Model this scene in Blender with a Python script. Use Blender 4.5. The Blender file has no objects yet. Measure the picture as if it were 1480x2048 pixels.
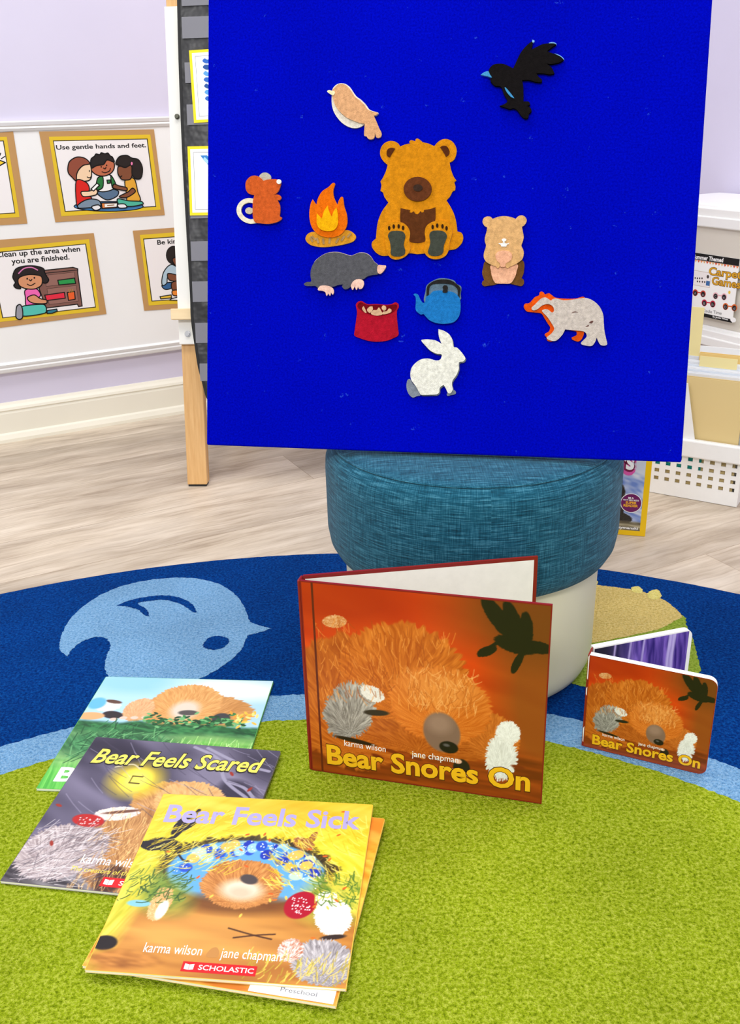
import bpy, math, random
import numpy as np
from mathutils import Vector, Matrix
from mathutils.geometry import tessellate_polygon

# ------------------------------------------------------------------ camera, world, lights, exposure
SC = bpy.context.scene
COL = SC.collection
W, H = 1480, 2048
FPX, PITCH, ROLL, CH = 1868.52, 0.404157, 0.0303335, 0.75
CP, SP, CR, SR = math.cos(PITCH), math.sin(PITCH), math.cos(ROLL), math.sin(ROLL)
fwd = Vector((0, CP, -SP)); dn = Vector((0, -SP, -CP)); X3 = Vector((1, 0, 0))
right = CR * X3 + SR * dn
down = -SR * X3 + CR * dn
cam = bpy.data.cameras.new('camera'); camo = bpy.data.objects.new('camera', cam); COL.objects.link(camo)
cam.sensor_fit = 'VERTICAL'; cam.sensor_height = 36.0; cam.sensor_width = 36.0
cam.lens = 36.0 * FPX / H; cam.clip_start = 0.02
camo.matrix_world = Matrix(((right.x, -down.x, -fwd.x, 0), (right.y, -down.y, -fwd.y, 0),
                            (right.z, -down.z, -fwd.z, CH), (0, 0, 0, 1)))
SC.camera = camo
wd = bpy.data.worlds.new('world'); SC.world = wd; wd.use_nodes = True
wd.node_tree.nodes['Background'].inputs[0].default_value = (1.0, 1.0, 1.0, 1)
wd.node_tree.nodes['Background'].inputs[1].default_value = 0.72


def area(name, loc, rot, sx, sy, power, col=(1, 0.985, 0.965)):
    l = bpy.data.lights.new(name, 'AREA'); l.shape = 'RECTANGLE'; l.size = sx; l.size_y = sy
    l.energy = power; l.color = col
    o = bpy.data.objects.new(name, l); COL.objects.link(o); o.location = loc; o.rotation_euler = rot
    return o


area('ceiling_panel_light', (-0.15, 1.25, 2.75), (0, 0, 0), 1.0, 0.5, 19)
area('ceiling_panel_light', (-0.5, -1.9, 2.75), (0, 0, 0), 1.2, 0.6, 100)
area('ceiling_panel_light', (1.25, 1.75, 2.6), (0, 0, 0), 0.5, 0.5, 15)
area('ceiling_panel_light', (-1.7, 1.1, 2.75), (0, 0, 0), 0.5, 0.9, 15)
SC.view_settings.view_transform = 'Standard'; SC.view_settings.look = 'None'
SC.view_settings.exposure = 0.18; SC.view_settings.gamma = 1.0; SC.view_settings.use_curve_mapping = False

random.seed(7)
RNG = np.random.default_rng(11)

# ------------------------------------------------------------------ projecting helpers


def ray(px, py):
    u = (px - W / 2) / FPX; v = (py - H / 2) / FPX
    return fwd + right * u + down * v


CAM = Vector((0, 0, CH))


def at(px, py, z=0.0):
    d = ray(px, py); return CAM + d * ((z - CH) / d.z)


def onplane(px, py, P, N):
    d = ray(px, py); return CAM + d * ((P - CAM).dot(N) / d.dot(N))


# ------------------------------------------------------------------ colour and materials


def lin(c):
    c = c / 255.0
    return c / 12.92 if c <= 0.04045 else ((c + 0.055) / 1.055) ** 2.4


def C(r, g, b): return (lin(r), lin(g), lin(b), 1.0)


class NT:
    def __init__(s, name):
        s.m = bpy.data.materials.new(name); s.m.use_nodes = True
        s.t = s.m.node_tree; s.b = s.t.nodes['Principled BSDF']

    def n(s, typ, **kw):
        x = s.t.nodes.new(typ)
        for k, v in kw.items():
            if k.startswith('i_'):
                x.inputs[k[2:].replace('_', ' ')].default_value = v
            else:
                setattr(x, k, v)
        return x

    def l(s, a, b): s.t.links.new(a, b)

    def noise(s, vec, scale, detail=2, rough=0.5):
        x = s.n('ShaderNodeTexNoise'); x.inputs['Scale'].default_value = scale
        x.inputs['Detail'].default_value = detail; x.inputs['Roughness'].default_value = rough
        if vec is not None: s.l(vec, x.inputs['Vector'])
        return x.outputs['Fac']

    def ramp(s, fac, stops):
        x = s.n('ShaderNodeValToRGB'); e = x.color_ramp.elements
        e[0].position, e[0].color = stops[0]; e[1].position, e[1].color = stops[1]
        for p, c in stops[2:]:
            k = e.new(p); k.color = c
        s.l(fac, x.inputs[0]); return x.outputs[0]

    def mix(s, fac, a, b, mode='MIX'):
        x = s.n('ShaderNodeMix', data_type='RGBA', blend_type=mode)
        for sock, v in ((x.inputs[0], fac), (x.inputs[6], a), (x.inputs[7], b)):
            if hasattr(v, 'node'): s.l(v, sock)
            else: sock.default_value = v
        return x.outputs[2]

    def bump(s, h, strength, dist):
        x = s.n('ShaderNodeBump'); x.inputs['Strength'].default_value = strength
        x.inputs['Distance'].default_value = dist
        s.l(h, x.inputs['Height']); s.l(x.outputs[0], s.b.inputs['Normal'])

    def mapping(s, vec, scale=(1, 1, 1), rot=(0, 0, 0)):
        x = s.n('ShaderNodeMapping'); x.inputs['Scale'].default_value = scale; x.inputs['Rotation'].default_value = rot
        s.l(vec, x.inputs['Vector']); return x.outputs[0]

    def obj(s): return s.n('ShaderNodeTexCoord').outputs['Object']

    def attr(s):
        x = s.n('ShaderNodeAttribute'); x.attribute_name = 'Col'; return x.outputs['Color']

    def base(s, v):
        if hasattr(v, 'node'): s.l(v, s.b.inputs['Base Color'])
        else: s.b.inputs['Base Color'].default_value = v

    def set(s, **kw):
        for k, v in kw.items(): s.b.inputs[k.replace('_', ' ')].default_value = v
        return s


def attr_mat(name, rough, spec=0.5, mott=0.0, mscale=300, bump=0.0, bscale=900, coat=0.0, lo=0.75, hi=1.2):
    """a material whose colour is the printed/dyed colour stored in the mesh, with procedural mottling"""
    t = NT(name); c = t.attr(); o = t.obj()
    if mott:
        f = t.noise(o, mscale, 4, 0.65)
        r = t.ramp(f, [(0.3, (lo, lo, lo, 1)), (0.7, (hi, hi, hi, 1))])
        c = t.mix(mott, c, r, 'MULTIPLY')
    t.base(c); t.set(Roughness=rough); t.b.inputs['Specular IOR Level'].default_value = spec
    if coat: t.b.inputs['Coat Weight'].default_value = coat; t.b.inputs['Coat Roughness'].default_value = 0.08
    if bump: t.bump(t.noise(o, bscale, 3, 0.6), bump, 0.002)
    return t.m


M_PRINT = attr_mat('glossy_printed_cover', 0.32, 0.4)
M_CARD = attr_mat('printed_paper', 0.55, 0.3)
M_FELT = attr_mat('cut_felt', 0.95, 0.05, 0.8, 210, 0.6, 1300, lo=0.68, hi=1.22)
M_PAPER = attr_mat('page_paper', 0.8, 0.2, 0.15, 60)
M_PLASTIC = attr_mat('moulded_plastic', 0.35, 0.5, 0.08, 40)
M_METAL = NT('brushed_metal').set(Metallic=0.9, Roughness=0.35); M_METAL.base(C(185, 185, 188)); M_METAL = M_METAL.m
M_DARKSTEEL = NT('dark_screw_steel').set(Metallic=0.8, Roughness=0.4); M_DARKSTEEL.base(C(90, 90, 80)); M_DARKSTEEL = M_DARKSTEEL.m


def m_plain(name, col, rough=0.6, spec=0.4, mott=0.12, mscale=25):
    t = NT(name); o = t.obj(); f = t.noise(o, mscale, 3)
    r = t.ramp(f, [(0.3, (1 - mott,) * 3 + (1,)), (0.7, (1, 1, 1, 1))])
    t.base(t.mix(1.0, col, r, 'MULTIPLY')); t.set(Roughness=rough); t.b.inputs['Specular IOR Level'].default_value = spec
    return t.m


M_WALL = m_plain('lavender_wall_paint', C(216, 211, 232), 0.75, 0.2, 0.03, 6)
M_TRIM = m_plain('cream_trim_paint', C(238, 234, 218), 0.4, 0.4, 0.03, 8)
M_WHITEBOARD = m_plain('whiteboard_enamel', C(242, 242, 241), 0.3, 0.4, 0.03, 5)
M_WHITEPAINT = m_plain('white_painted_wood', C(243, 242, 236), 0.45, 0.4, 0.03, 12)
M_BASE = m_plain('cream_moulded_base', C(226, 221, 192), 0.4, 0.4, 0.03, 12)
M_VINYL = NT('black_pocket_vinyl'); _o = M_VINYL.obj()
M_VINYL.base(M_VINYL.ramp(M_VINYL.noise(_o, 18, 4), [(0.35, C(16, 16, 18)), (0.7, C(46, 46, 50))]))
M_VINYL.set(Roughness=0.38); M_VINYL.bump(M_VINYL.noise(_o, 14, 3), 0.5, 0.02); M_VINYL = M_VINYL.m
M_POCKET = NT('clear_pocket_plastic'); M_POCKET.base(C(150, 150, 158)); M_POCKET.set(Roughness=0.25, Alpha=0.55); M_POCKET = M_POCKET.m


def wood(name, a, b, axis_scale, scale=1.0, rough=0.45):
    t = NT(name); v = t.mapping(t.obj(), axis_scale)
    f = t.noise(v, 9 * scale, 5, 0.6)
    t.base(t.ramp(f, [(0.3, a), (0.7, b)])); t.set(Roughness=rough); t.bump(f, 0.08, 0.002)
    return t.m


M_WOOD = wood('easel_beech_wood', C(206, 156, 94), C(226, 182, 122), (14, 1.1, 14))
M_PALEWOOD = wood('pale_tray_wood', C(226, 198, 150), C(240, 216, 172), (0.6, 6, 6))


def floor_mat():
    t = NT('grey_oak_vinyl_planks')
    v = t.mapping(t.obj(), (1, 1, 1), (0, 0, -math.radians(26.75)))
    br = t.n('ShaderNodeTexBrick'); br.offset = 0.37; br.squash = 1.0
    br.inputs['Scale'].default_value = 1.0; br.inputs['Mortar Size'].default_value = 0.0008
    br.inputs['Mortar Smooth'].default_value = 0.2
    br.inputs['Brick Width'].default_value = 1.22; br.inputs['Row Height'].default_value = 0.18
    br.inputs['Color1'].default_value = (0.25,) * 3 + (1,); br.inputs['Color2'].default_value = (0.9,) * 3 + (1,)
    br.inputs['Mortar'].default_value = (0.0, 0, 0, 1)
    t.l(v, br.inputs['Vector'])
    # shift the grain plank by plank
    sh = t.n('ShaderNodeVectorMath', operation='MULTIPLY_ADD')
    t.l(br.outputs['Color'], sh.inputs[0]); sh.inputs[1].default_value = (7.3, 3.1, 0); t.l(v, sh.inputs[2])
    wv = t.n('ShaderNodeVectorMath', operation='MULTIPLY_ADD'); nw = t.n('ShaderNodeTexNoise'); nw.inputs['Scale'].default_value = 5.0
    t.l(sh.outputs[0], nw.inputs['Vector']); t.l(nw.outputs['Color'], wv.inputs[0]); wv.inputs[1].default_value = (0.0, 0.045, 0); t.l(sh.outputs[0], wv.inputs[2])
    q = wv.outputs[0]
    g1 = t.noise(t.mapping(q, (1.5, 9, 1)), 2.4, 8, 0.62)
    g2 = t.noise(t.mapping(q, (4, 70, 1)), 2.0, 5, 0.6)
    g3 = t.noise(t.mapping(q, (1.0, 3, 1)), 1.9, 4, 0.6)
    c = t.ramp(g1, [(0.28, C(168, 152, 134)), (0.44, C(208, 195, 177)), (0.60, C(226, 215, 199)), (0.8, C(236, 228, 214))])
    c = t.mix(0.5, c, t.ramp(g2, [(0.3, C(196, 186, 174)), (0.52, (1, 1, 1, 1))]), 'MULTIPLY')
    c = t.mix(0.55, c, t.ramp(g3, [(0.30, C(158, 147, 137)), (0.56, (1, 1, 1, 1))]), 'MULTIPLY')
    tone = t.ramp(br.outputs['Color'], [(0.0, C(196, 186, 174)), (0.2, C(232, 228, 222)), (0.9, C(250, 247, 243))])
    c = t.mix(1.0, c, tone, 'MULTIPLY')
    t.base(c); t.set(Roughness=0.42); t.b.inputs['Specular IOR Level'].default_value = 0.35
    t.bump(g2, 0.12, 0.002)
    return t.m


def rug_mat(name, dark, mid, light, scale=260):
    t = NT(name); o = t.obj()
    n1 = t.noise(o, scale, 3, 0.7); n2 = t.noise(o, scale * 3.1, 2, 0.6); n3 = t.noise(o, 7, 3, 0.6)
    c = t.ramp(n1, [(0.30, dark), (0.48, mid), (0.70, light)])
    c = t.mix(0.5, c, t.ramp(n2, [(0.3, (0.55,) * 3 + (1,)), (0.6, (1.1,) * 3 + (1,))]), 'MULTIPLY')
    c = t.mix(0.7, c, t.ramp(n3, [(0.35, (0.82,) * 3 + (1,)), (0.65, (1.06,) * 3 + (1,))]), 'MULTIPLY')
    t.base(c); t.set(Roughness=1.0); t.b.inputs['Specular IOR Level'].default_value = 0.05
    s = t.n('ShaderNodeMath', operation='MULTIPLY_ADD'); t.l(n2, s.inputs[0]); s.inputs[1].default_value = 0.4; t.l(n1, s.inputs[2])
    t.bump(s.outputs[0], 0.9, 0.006)
    return t.m


def stool_mat():
    t = NT('teal_woven_fabric'); o = t.obj()
    sep = t.n('ShaderNodeSeparateXYZ'); t.l(o, sep.inputs[0])
    an = t.n('ShaderNodeMath', operation='ARCTAN2'); t.l(sep.outputs[0], an.inputs[0]); t.l(sep.outputs[1], an.inputs[1])
    ra = t.n('ShaderNodeMath', operation='MULTIPLY'); t.l(an.outputs[0], ra.inputs[0]); ra.inputs[1].default_value = 0.2
    cyl = t.n('ShaderNodeCombineXYZ'); t.l(ra.outputs[0], cyl.inputs[0]); t.l(sep.outputs[2], cyl.inputs[2])
    geo = t.n('ShaderNodeNewGeometry'); gn = t.n('ShaderNodeSeparateXYZ'); t.l(geo.outputs['Normal'], gn.inputs[0])
    top = t.n('ShaderNodeMath', operation='GREATER_THAN'); t.l(gn.outputs[2], top.inputs[0]); top.inputs[1].default_value = 0.8
    flat = t.n('ShaderNodeCombineXYZ'); t.l(sep.outputs[0], flat.inputs[0]); t.l(sep.outputs[1], flat.inputs[2])
    vm = t.n('ShaderNodeMix', data_type='VECTOR'); t.l(top.outputs[0], vm.inputs[0]); t.l(cyl.outputs[0], vm.inputs[4]); t.l(flat.outputs[0], vm.inputs[5])
    v = vm.outputs[1]
    hz = t.noise(t.mapping(v, (28, 1, 620)), 1.0, 3, 0.7)
    vt = t.noise(t.mapping(v, (620, 1, 34)), 1.0, 3, 0.7)
    h2 = t.n('ShaderNodeMath', operation='MULTIPLY'); t.l(hz, h2.inputs[0]); h2.inputs[1].default_value = 1.3
    v2 = t.n('ShaderNodeMath', operation='MULTIPLY'); t.l(vt, v2.inputs[0]); v2.inputs[1].default_value = 0.7
    ad = t.n('ShaderNodeMath', operation='ADD'); t.l(h2.outputs[0], ad.inputs[0]); t.l(v2.outputs[0], ad.inputs[1])
    hf = t.n('ShaderNodeMath', operation='MULTIPLY'); t.l(ad.outputs[0], hf.inputs[0]); hf.inputs[1].default_value = 0.5
    c = t.ramp(hf.outputs[0], [(0.36, C(2, 42, 58)), (0.5, C(18, 84, 108)), (0.66, C(78, 142, 166))])
    t.base(c); t.set(Roughness=0.85); t.b.inputs['Specular IOR Level'].default_value = 0.15
    t.b.inputs['Sheen Weight'].default_value = 0.1
    t.bump(hf.outputs[0], 0.5, 0.003)
    return t.m


def blue_felt_mat():
    t = NT('royal_blue_felt'); o = t.obj()
    c = t.ramp(t.noise(o, 420, 4, 0.7), [(0.32, C(0, 3, 152)), (0.68, C(0, 10, 194))])
    c = t.mix(0.6, c, t.ramp(t.noise(o, 6, 3), [(0.35, (0.86,) * 3 + (1,)), (0.65, (1.05,) * 3 + (1,))]), 'MULTIPLY')
    lint = t.ramp(t.noise(o, 46, 5, 0.75), [(0.66, (0, 0, 0, 1)), (0.78, (1, 1, 1, 1))])
    c = t.mix(lint, c, C(60, 105, 225))
    t.base(c); t.set(Roughness=1.0); t.b.inputs['Specular IOR Level'].default_value = 0.02
    t.bump(t.noise(o, 1500, 3, 0.6), 0.35, 0.001)
    return t.m


# ------------------------------------------------------------------ mesh builder


def spline(pts, k=6, closed=True):
    """Catmull-Rom through pts; a point given as (x, y, 1) is a sharp corner"""
    n = len(pts); out = []
    P = [np.array(p[:2], float) for p in pts]; S = [len(p) > 2 for p in pts]
    rng = range(n) if closed else range(n - 1)
    for i in rng:
        a, b, c, d = P[(i - 1) % n], P[i], P[(i + 1) % n], P[(i + 2) % n]
        if not closed:
            if i == 0: a = b
            if i == n - 2: d = c
        L = np.linalg.norm(c - b)
        t1 = (c - a) * 0.5; t2 = (d - b) * 0.5
        for t in (t1, t2):
            q = np.linalg.norm(t)
            if q > L and q > 0: t *= L / q
        if S[i]: t1 = (c - b) * 0.6
        if S[(i + 1) % n]: t2 = (c - b) * 0.6
        for j in range(k):
            u = j / k
            h = (2 * u**3 - 3 * u**2 + 1) * b + (u**3 - 2 * u**2 + u) * t1 + (-2 * u**3 + 3 * u**2) * c + (u**3 - u**2) * t2
            out.append((h[0], h[1]))
    if not closed: out.append(tuple(P[-1]))
    return out


def ell(cx, cy, rx, ry, rot=0.0, n=28):
    c, s = math.cos(rot), math.sin(rot)
    return [(cx + rx * math.cos(a) * c - ry * math.sin(a) * s, cy + rx * math.cos(a) * s + ry * math.sin(a) * c)
            for a in (2 * math.pi * i / n for i in range(n))]


def ccw(p):
    a = sum(p[i][0] * p[(i + 1) % len(p)][1] - p[(i + 1) % len(p)][0] * p[i][1] for i in range(len(p)))
    return p if a > 0 else p[::-1]


class MB:
    def __init__(s): s.v, s.c, s.f, s.fm, s.mats, s.sm = [], [], [], [], [], []

    def mi(s, m):
        if m not in s.mats: s.mats.append(m)
        return s.mats.index(m)

    def add(s, verts, faces, mat, col=(0.8, 0.8, 0.8, 1), smooth=False):
        o = len(s.v); k = s.mi(mat)
        s.v += [tuple(p) for p in verts]; s.c += [col] * len(verts)
        s.f += [tuple(o + i for i in f) for f in faces]; s.fm += [k] * len(faces); s.sm += [smooth] * len(faces)

    def poly(s, pts, z, mat, col=(0.8, 0.8, 0.8, 1)):
        pts = ccw(list(pts)); tr = tessellate_polygon([[Vector((p[0], p[1], 0)) for p in pts]])
        fs = []
        for a, b, c in tr:
            A, B, D = pts[a], pts[b], pts[c]
            fs.append((a, b, c) if (B[0] - A[0]) * (D[1] - A[1]) - (B[1] - A[1]) * (D[0] - A[0]) > 0 else (a, c, b))
        s.add([(p[0], p[1], z) for p in pts], fs, mat, col)

    def prism(s, pts, z0, z1, mat, col=(0.8, 0.8, 0.8, 1), side=None, smat=None, bevel=0.0, smooth=True):
        pts = ccw(list(pts)); n = len(pts)
        s.poly(pts, z1, mat, col)
        s.add([(p[0], p[1], z0) for p in pts], [tuple(range(n))[::-1]], smat or mat, side or col)
        s.add([(p[0], p[1], z) for z in (z0, z1) for p in pts],
              [(i, (i + 1) % n, n + (i + 1) % n, n + i) for i in range(n)], smat or mat, side or col, smooth)

    def box(s, a, b, mat, col=(0.8, 0.8, 0.8, 1)):
        x0, y0, z0 = a; x1, y1, z1 = b
        v = [(x0, y0, z0), (x1, y0, z0), (x1, y1, z0), (x0, y1, z0), (x0, y0, z1), (x1, y0, z1), (x1, y1, z1), (x0, y1, z1)]
        s.add(v, [(0, 3, 2, 1), (4, 5, 6, 7), (0, 1, 5, 4), (1, 2, 6, 5), (2, 3, 7, 6), (3, 0, 4, 7)], mat, col)

    def stroke(s, pts, w, z, mat, col, closed=False):
        """thin drawn line"""
        n = len(pts)
        for i in range(n if closed else n - 1):
            a, b = np.array(pts[i][:2], float), np.array(pts[(i + 1) % n][:2], float)
            d = b - a; L = np.linalg.norm(d)
            if L < 1e-9: continue
            d /= L; q = np.array([-d[1], d[0]]) * w / 2; a = a - d * w * 0.35; b = b + d * w * 0.35
            p = [a - q, b - q, b + q, a + q]
            s.add([(x[0], x[1], z) for x in p], [(0, 1, 2, 3)], mat, col)

    def lathe(s, prof, mat, col=(0.8, 0.8, 0.8, 1), n=96):
        m = len(prof); v = []
        for r, z in prof:
            v += [(r * math.cos(2 * math.pi * i / n), r * math.sin(2 * math.pi * i / n), z) for i in range(n)]
        f = [(j * n + i, j * n + (i + 1) % n, (j + 1) * n + (i + 1) % n, (j + 1) * n + i) for j in range(m - 1) for i in range(n)]
        s.add(v, f, mat, col, True)

    def grid(s, img, x0, y0, w, h, z, mat):
        """a finely divided printed face: img is rows top to bottom, linear rgb"""
        R, Cn = img.shape[:2]; o = len(s.v); k = s.mi(mat)
        xs = np.linspace(x0, x0 + w, Cn); ys = np.linspace(y0 + h, y0, R)
        for r in range(R):
            s.v += [(x, ys[r], z) for x in xs]
            s.c += [(p[0], p[1], p[2], 1.0) for p in img[r]]
        F = [(o + (r + 1) * Cn + c, o + (r + 1) * Cn + c + 1, o + r * Cn + c + 1, o + r * Cn + c) for r in range(R - 1) for c in range(Cn - 1)]
        s.f += F; s.fm += [k] * len(F); s.sm += [False] * len(F)

    def text(s, txt, A, B, hgt, z, mat, col, bold=0.0, shear=0.0, fit=True):
        """lettering from baseline point A to baseline point B (2-D), capital height hgt"""
        cu = bpy.data.curves.new('lettering', 'FONT'); cu.body = txt; cu.offset = bold; cu.shear = shear
        cu.resolution_u = 3
        ob = bpy.data.objects.new('lettering', cu); COL.objects.link(ob)
        dg = bpy.context.evaluated_depsgraph_get(); dg.update()
        me = bpy.data.meshes.new_from_object(ob.evaluated_get(dg))
        V = np.array([v.co[:2] for v in me.vertices]) if len(me.vertices) else np.zeros((0, 2))
        F = [tuple(p.vertices) for p in me.polygons]
        bpy.data.objects.remove(ob); bpy.data.curves.remove(cu); bpy.data.meshes.remove(me)
        if not len(V): return
        mn, mx = V[:, 0].min(), V[:, 0].max()
        A = np.array(A, float); B = np.array(B, float); d = B - A; L = np.linalg.norm(d); d /= L; q = np.array([-d[1], d[0]])
        sx = L / (mx - mn); sy = hgt / 0.70
        P = A + np.outer((V[:, 0] - mn) * sx, d) + np.outer(V[:, 1] * sy, q)
        s.add([(p[0], p[1], z) for p in P], F, mat, col)

    def build(s, name, parent=None, M=None):
        me = bpy.data.meshes.new(name); me.from_pydata(s.v, [], s.f)
        for m in s.mats: me.materials.append(m)
        me.polygons.foreach_set('material_index', s.fm); me.polygons.foreach_set('use_smooth', s.sm)
        a = me.color_attributes.new('Col', 'FLOAT_COLOR', 'POINT')
        a.data.foreach_set('color', np.array(s.c, dtype=np.float32).ravel())
        me.update(); me.validate()
        if any(s.sm):
            try: me.set_sharp_from_angle(angle=math.radians(50))
            except Exception: pass
        o = bpy.data.objects.new(name, me); COL.objects.link(o)
        if parent: o.parent = parent
        if M is not None: o.matrix_basis = M
        return o


def bevel(o, w, seg=2):
    b = o.modifiers.new('soft_edges', 'BEVEL'); b.width = w; b.segments = seg; b.limit_method = 'ANGLE'; b.angle_limit = math.radians(40)
    return o


def frame(o, x, y=None, z=None):
    """matrix with origin o, first axis x, second axis y (orthogonalised)"""
    x = Vector(x).normalized()
    if y is None: z = Vector(z).normalized(); y = z.cross(x).normalized(); z = x.cross(y)
    else:
        y = Vector(y); y = (y - x * y.dot(x)).normalized(); z = x.cross(y)
    o = Vector(o)
    return Matrix(((x.x, y.x, z.x, o.x), (x.y, y.y, z.y, o.y), (x.z, y.z, z.z, o.z), (0, 0, 0, 1)))


def tag(o, label, cat, group=None):
    o['label'] = label; o['category'] = cat
    if group: o['group'] = group
    return o


def thing(name, label, cat, M, group=None):
    o = bpy.data.objects.new(name, None); COL.objects.link(o); o.empty_display_size = 0.05
    o.matrix_basis = M
    return tag(o, label, cat, group)


def struct(o): o['kind'] = 'structure'; return o


# ------------------------------------------------------------------ the room
WA = Vector((-0.9435, 2.2866, 0)); WD = Vector((0.893, 0.4501, 0)).normalized(); WN = Vector((WD.y, -WD.x, 0))   # back wall
BQ = Vector((0.85, 2.35, 0)); BN = -WD; BD = Vector((-WD.y, WD.x, 0))                                        # bins' fronts
WB0 = BQ + WD * 0.295                                                                                        # right wall
corner = WA + WD * ((WB0 - WA).dot(WD))
m = MB(); m.box((-3.2, -1.6, -0.05), (3.6, 4.3, 0), floor_mat()); struct(m.build('floor'))
MW = frame(WA, WD, z=(0, 0, 1))          # local x along the wall, local y behind it
lw = (corner - WA).length
m = MB(); m.box((-2.6, 0, 0), (lw + 0.1, 0.1, 2.7), M_WALL); struct(m.build('wall_back', M=MW))
MR = frame(corner, -BD, z=(0, 0, 1))     # right wall, local x towards the camera
m = MB(); m.box((0.0, 0, 0), (4.0, 0.1, 2.7), M_WALL); struct(m.build('wall_right', M=MR))


def baseboard(name, M, x0, x1):
    prof = [(0, 0), (-0.022, 0), (-0.022, 0.008), (-0.017, 0.019), (-0.012, 0.023), (-0.012, 0.072), (-0.010, 0.078),
            (-0.013, 0.081), (-0.011, 0.087), (-0.006, 0.093), (-0.003, 0.098), (0, 0.099)]
    m = MB(); n = len(prof)
    m.add([(x, y, z) for x in (x0, x1) for y, z in prof], [(i, i + 1, n + i + 1, n + i) for i in range(n - 1)] + [tuple(range(n))[::-1], tuple(range(n, 2 * n))], M_TRIM)
    return struct(m.build(name, M=M))


baseboard('baseboard_back', MW, -2.6, lw - 0.023)
baseboard('baseboard_right', MR, 0.0, 4.0)

# ------------------------------------------------------------------ rug
RC = Vector((-0.091, 0.2521)); RZ = 0.011
R_OUT, R_MID, R_IN = 1.291, 0.841, 0.782
G = [rug_mat('green_rug_pile', C(102, 124, 6), C(154, 174, 28), C(198, 210, 80)),
     rug_mat('light_blue_rug_pile', C(88, 140, 190), C(126, 176, 220), C(160, 200, 234)),
     rug_mat('dark_blue_rug_pile', C(0, 32, 92), C(1, 56, 132), C(12, 86, 166)),
     rug_mat('tan_rug_pile', C(196, 168, 86), C(226, 200, 118), C(240, 220, 150)),
     rug_mat('yellow_rug_pile', C(222, 205, 100), C(240, 226, 128), C(248, 238, 160)),
     rug_mat('leaf_green_rug_pile', C(112, 140, 30), C(150, 176, 58), C(180, 202, 90))]
m = MB(); NR = 900


def ringpts(R, j): return [((R + (random.random() - .5) * j) * math.cos(2 * math.pi * i / NR), (R + (random.random() - .5) * j) * math.sin(2 * math.pi * i / NR)) for i in range(NR)]


ro, rm, ri = ringpts(R_OUT, 0.0012), ringpts(R_MID, 0.003), ringpts(R_IN, 0.003)
rs = [(x * 1.002, y * 1.002) for x, y in ro]
ring = [(i, (i + 1) % NR, NR + (i + 1) % NR, NR + i) for i in range(NR)]
m.add([(x, y, 0.001) for x, y in rs] + [(x, y, RZ - 0.003) for x, y in rs], ring, G[2])
m.add([(x, y, RZ - 0.003) for x, y in rs] + [(x * .998, y * .998, RZ) for x, y in ro], ring, G[2], smooth=True)
m.add([(x * .998, y * .998, RZ) for x, y in ro] + [(x, y, RZ) for x, y in rm], ring, G[2])
m.add([(x, y, RZ) for x, y in rm] + [(x, y, RZ) for x, y in ri], ring, G[1])
m.add([(x, y, RZ) for x, y in ri] + [(0, 0, RZ)], [(i, (i + 1) % NR, NR) for i in range(NR)], G[0])
m.add([(x, y, 0.001) for x, y in rs], [tuple(range(NR))[::-1]], G[2])


def zpt(x0, y0, sc):
    return lambda p: (x0 + p[0] * sc, y0 + p[1] * sc) + tuple(p[2:])


def rugshape(pts, z, mat, zf):
    q = []
    for p in pts:
        a = zf(p); w = at(a[0], a[1], RZ); q.append((w.x - RC.x, w.y - RC.y) + tuple(p[2:]))
    q = spline(q, 12)
    q = [(x + (random.random() - .5) * .0022, y + (random.random() - .5) * .0022) for x, y in q]
    m.poly(q, z, mat)


zb = zpt(0, 1080, 640 / 1480)
rugshape([(275, 500), (285, 440), (330, 360), (430, 275), (560, 215), (720, 182), (880, 176), (1000, 200), (1080, 245), (1130, 310), (1155, 380, 1),
          (1200, 396), (1255, 410, 1), (1210, 425), (1145, 442, 1), (1120, 500), (1050, 570), (930, 640), (800, 690), (600, 690), (515, 650), (485, 590),
          (495, 530), (512, 490), (490, 455), (440, 450), (380, 470), (335, 505), (312, 540, 1), (285, 520)], RZ + .0004, G[1], zb)
rugshape([(540, 305, 1), (620, 275), (740, 258), (830, 268), (890, 300), (908, 335), (885, 330), (840, 300), (760, 278), (680, 285), (640, 295), (680, 325), (690, 352), (672, 352), (640, 325), (590, 310)], RZ + .0008, G[2], zb)
rugshape([(940, 485), (965, 455), (1010, 445), (1050, 455), (1058, 475), (1030, 500), (985, 510), (948, 500)], RZ + .0008, G[2], zb)
zr = zpt(1120, 1120, 360 / 1480)
rugshape([(-60, 1000), (100, 1018), (210, 1045), (500, 1060), (900, 1010), (1140, 930), (1130, 800), (1090, 640), (1040, 540), (1000, 455), (600, 420), (0, 600), (-80, 800)], RZ + .0004, G[5], zr)
rugshape([(-100, 250), (80, 190), (235, 195), (320, 210), (450, 225), (580, 245), (700, 270), (830, 320), (930, 385), (1005, 465), (960, 495), (800, 575), (500, 640), (230, 690), (0, 720), (-120, 500)], RZ + .0008, G[3], zr)
for q in ([(240, 165), (300, 175), (305, 205), (240, 210)], [(590, 230), (640, 222), (675, 245), (670, 275), (600, 268)], [(735, 265), (800, 248), (832, 300), (790, 330), (722, 312)]):
    rugshape(q, RZ + .0012, G[4], zr)
rug = m.build('rug', M=Matrix.Translation((RC.x, RC.y, 0)))
tag(rug, 'round play rug with green centre, light blue ring and dark blue border with a bird', 'rug')
RZ += 0.0008

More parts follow.
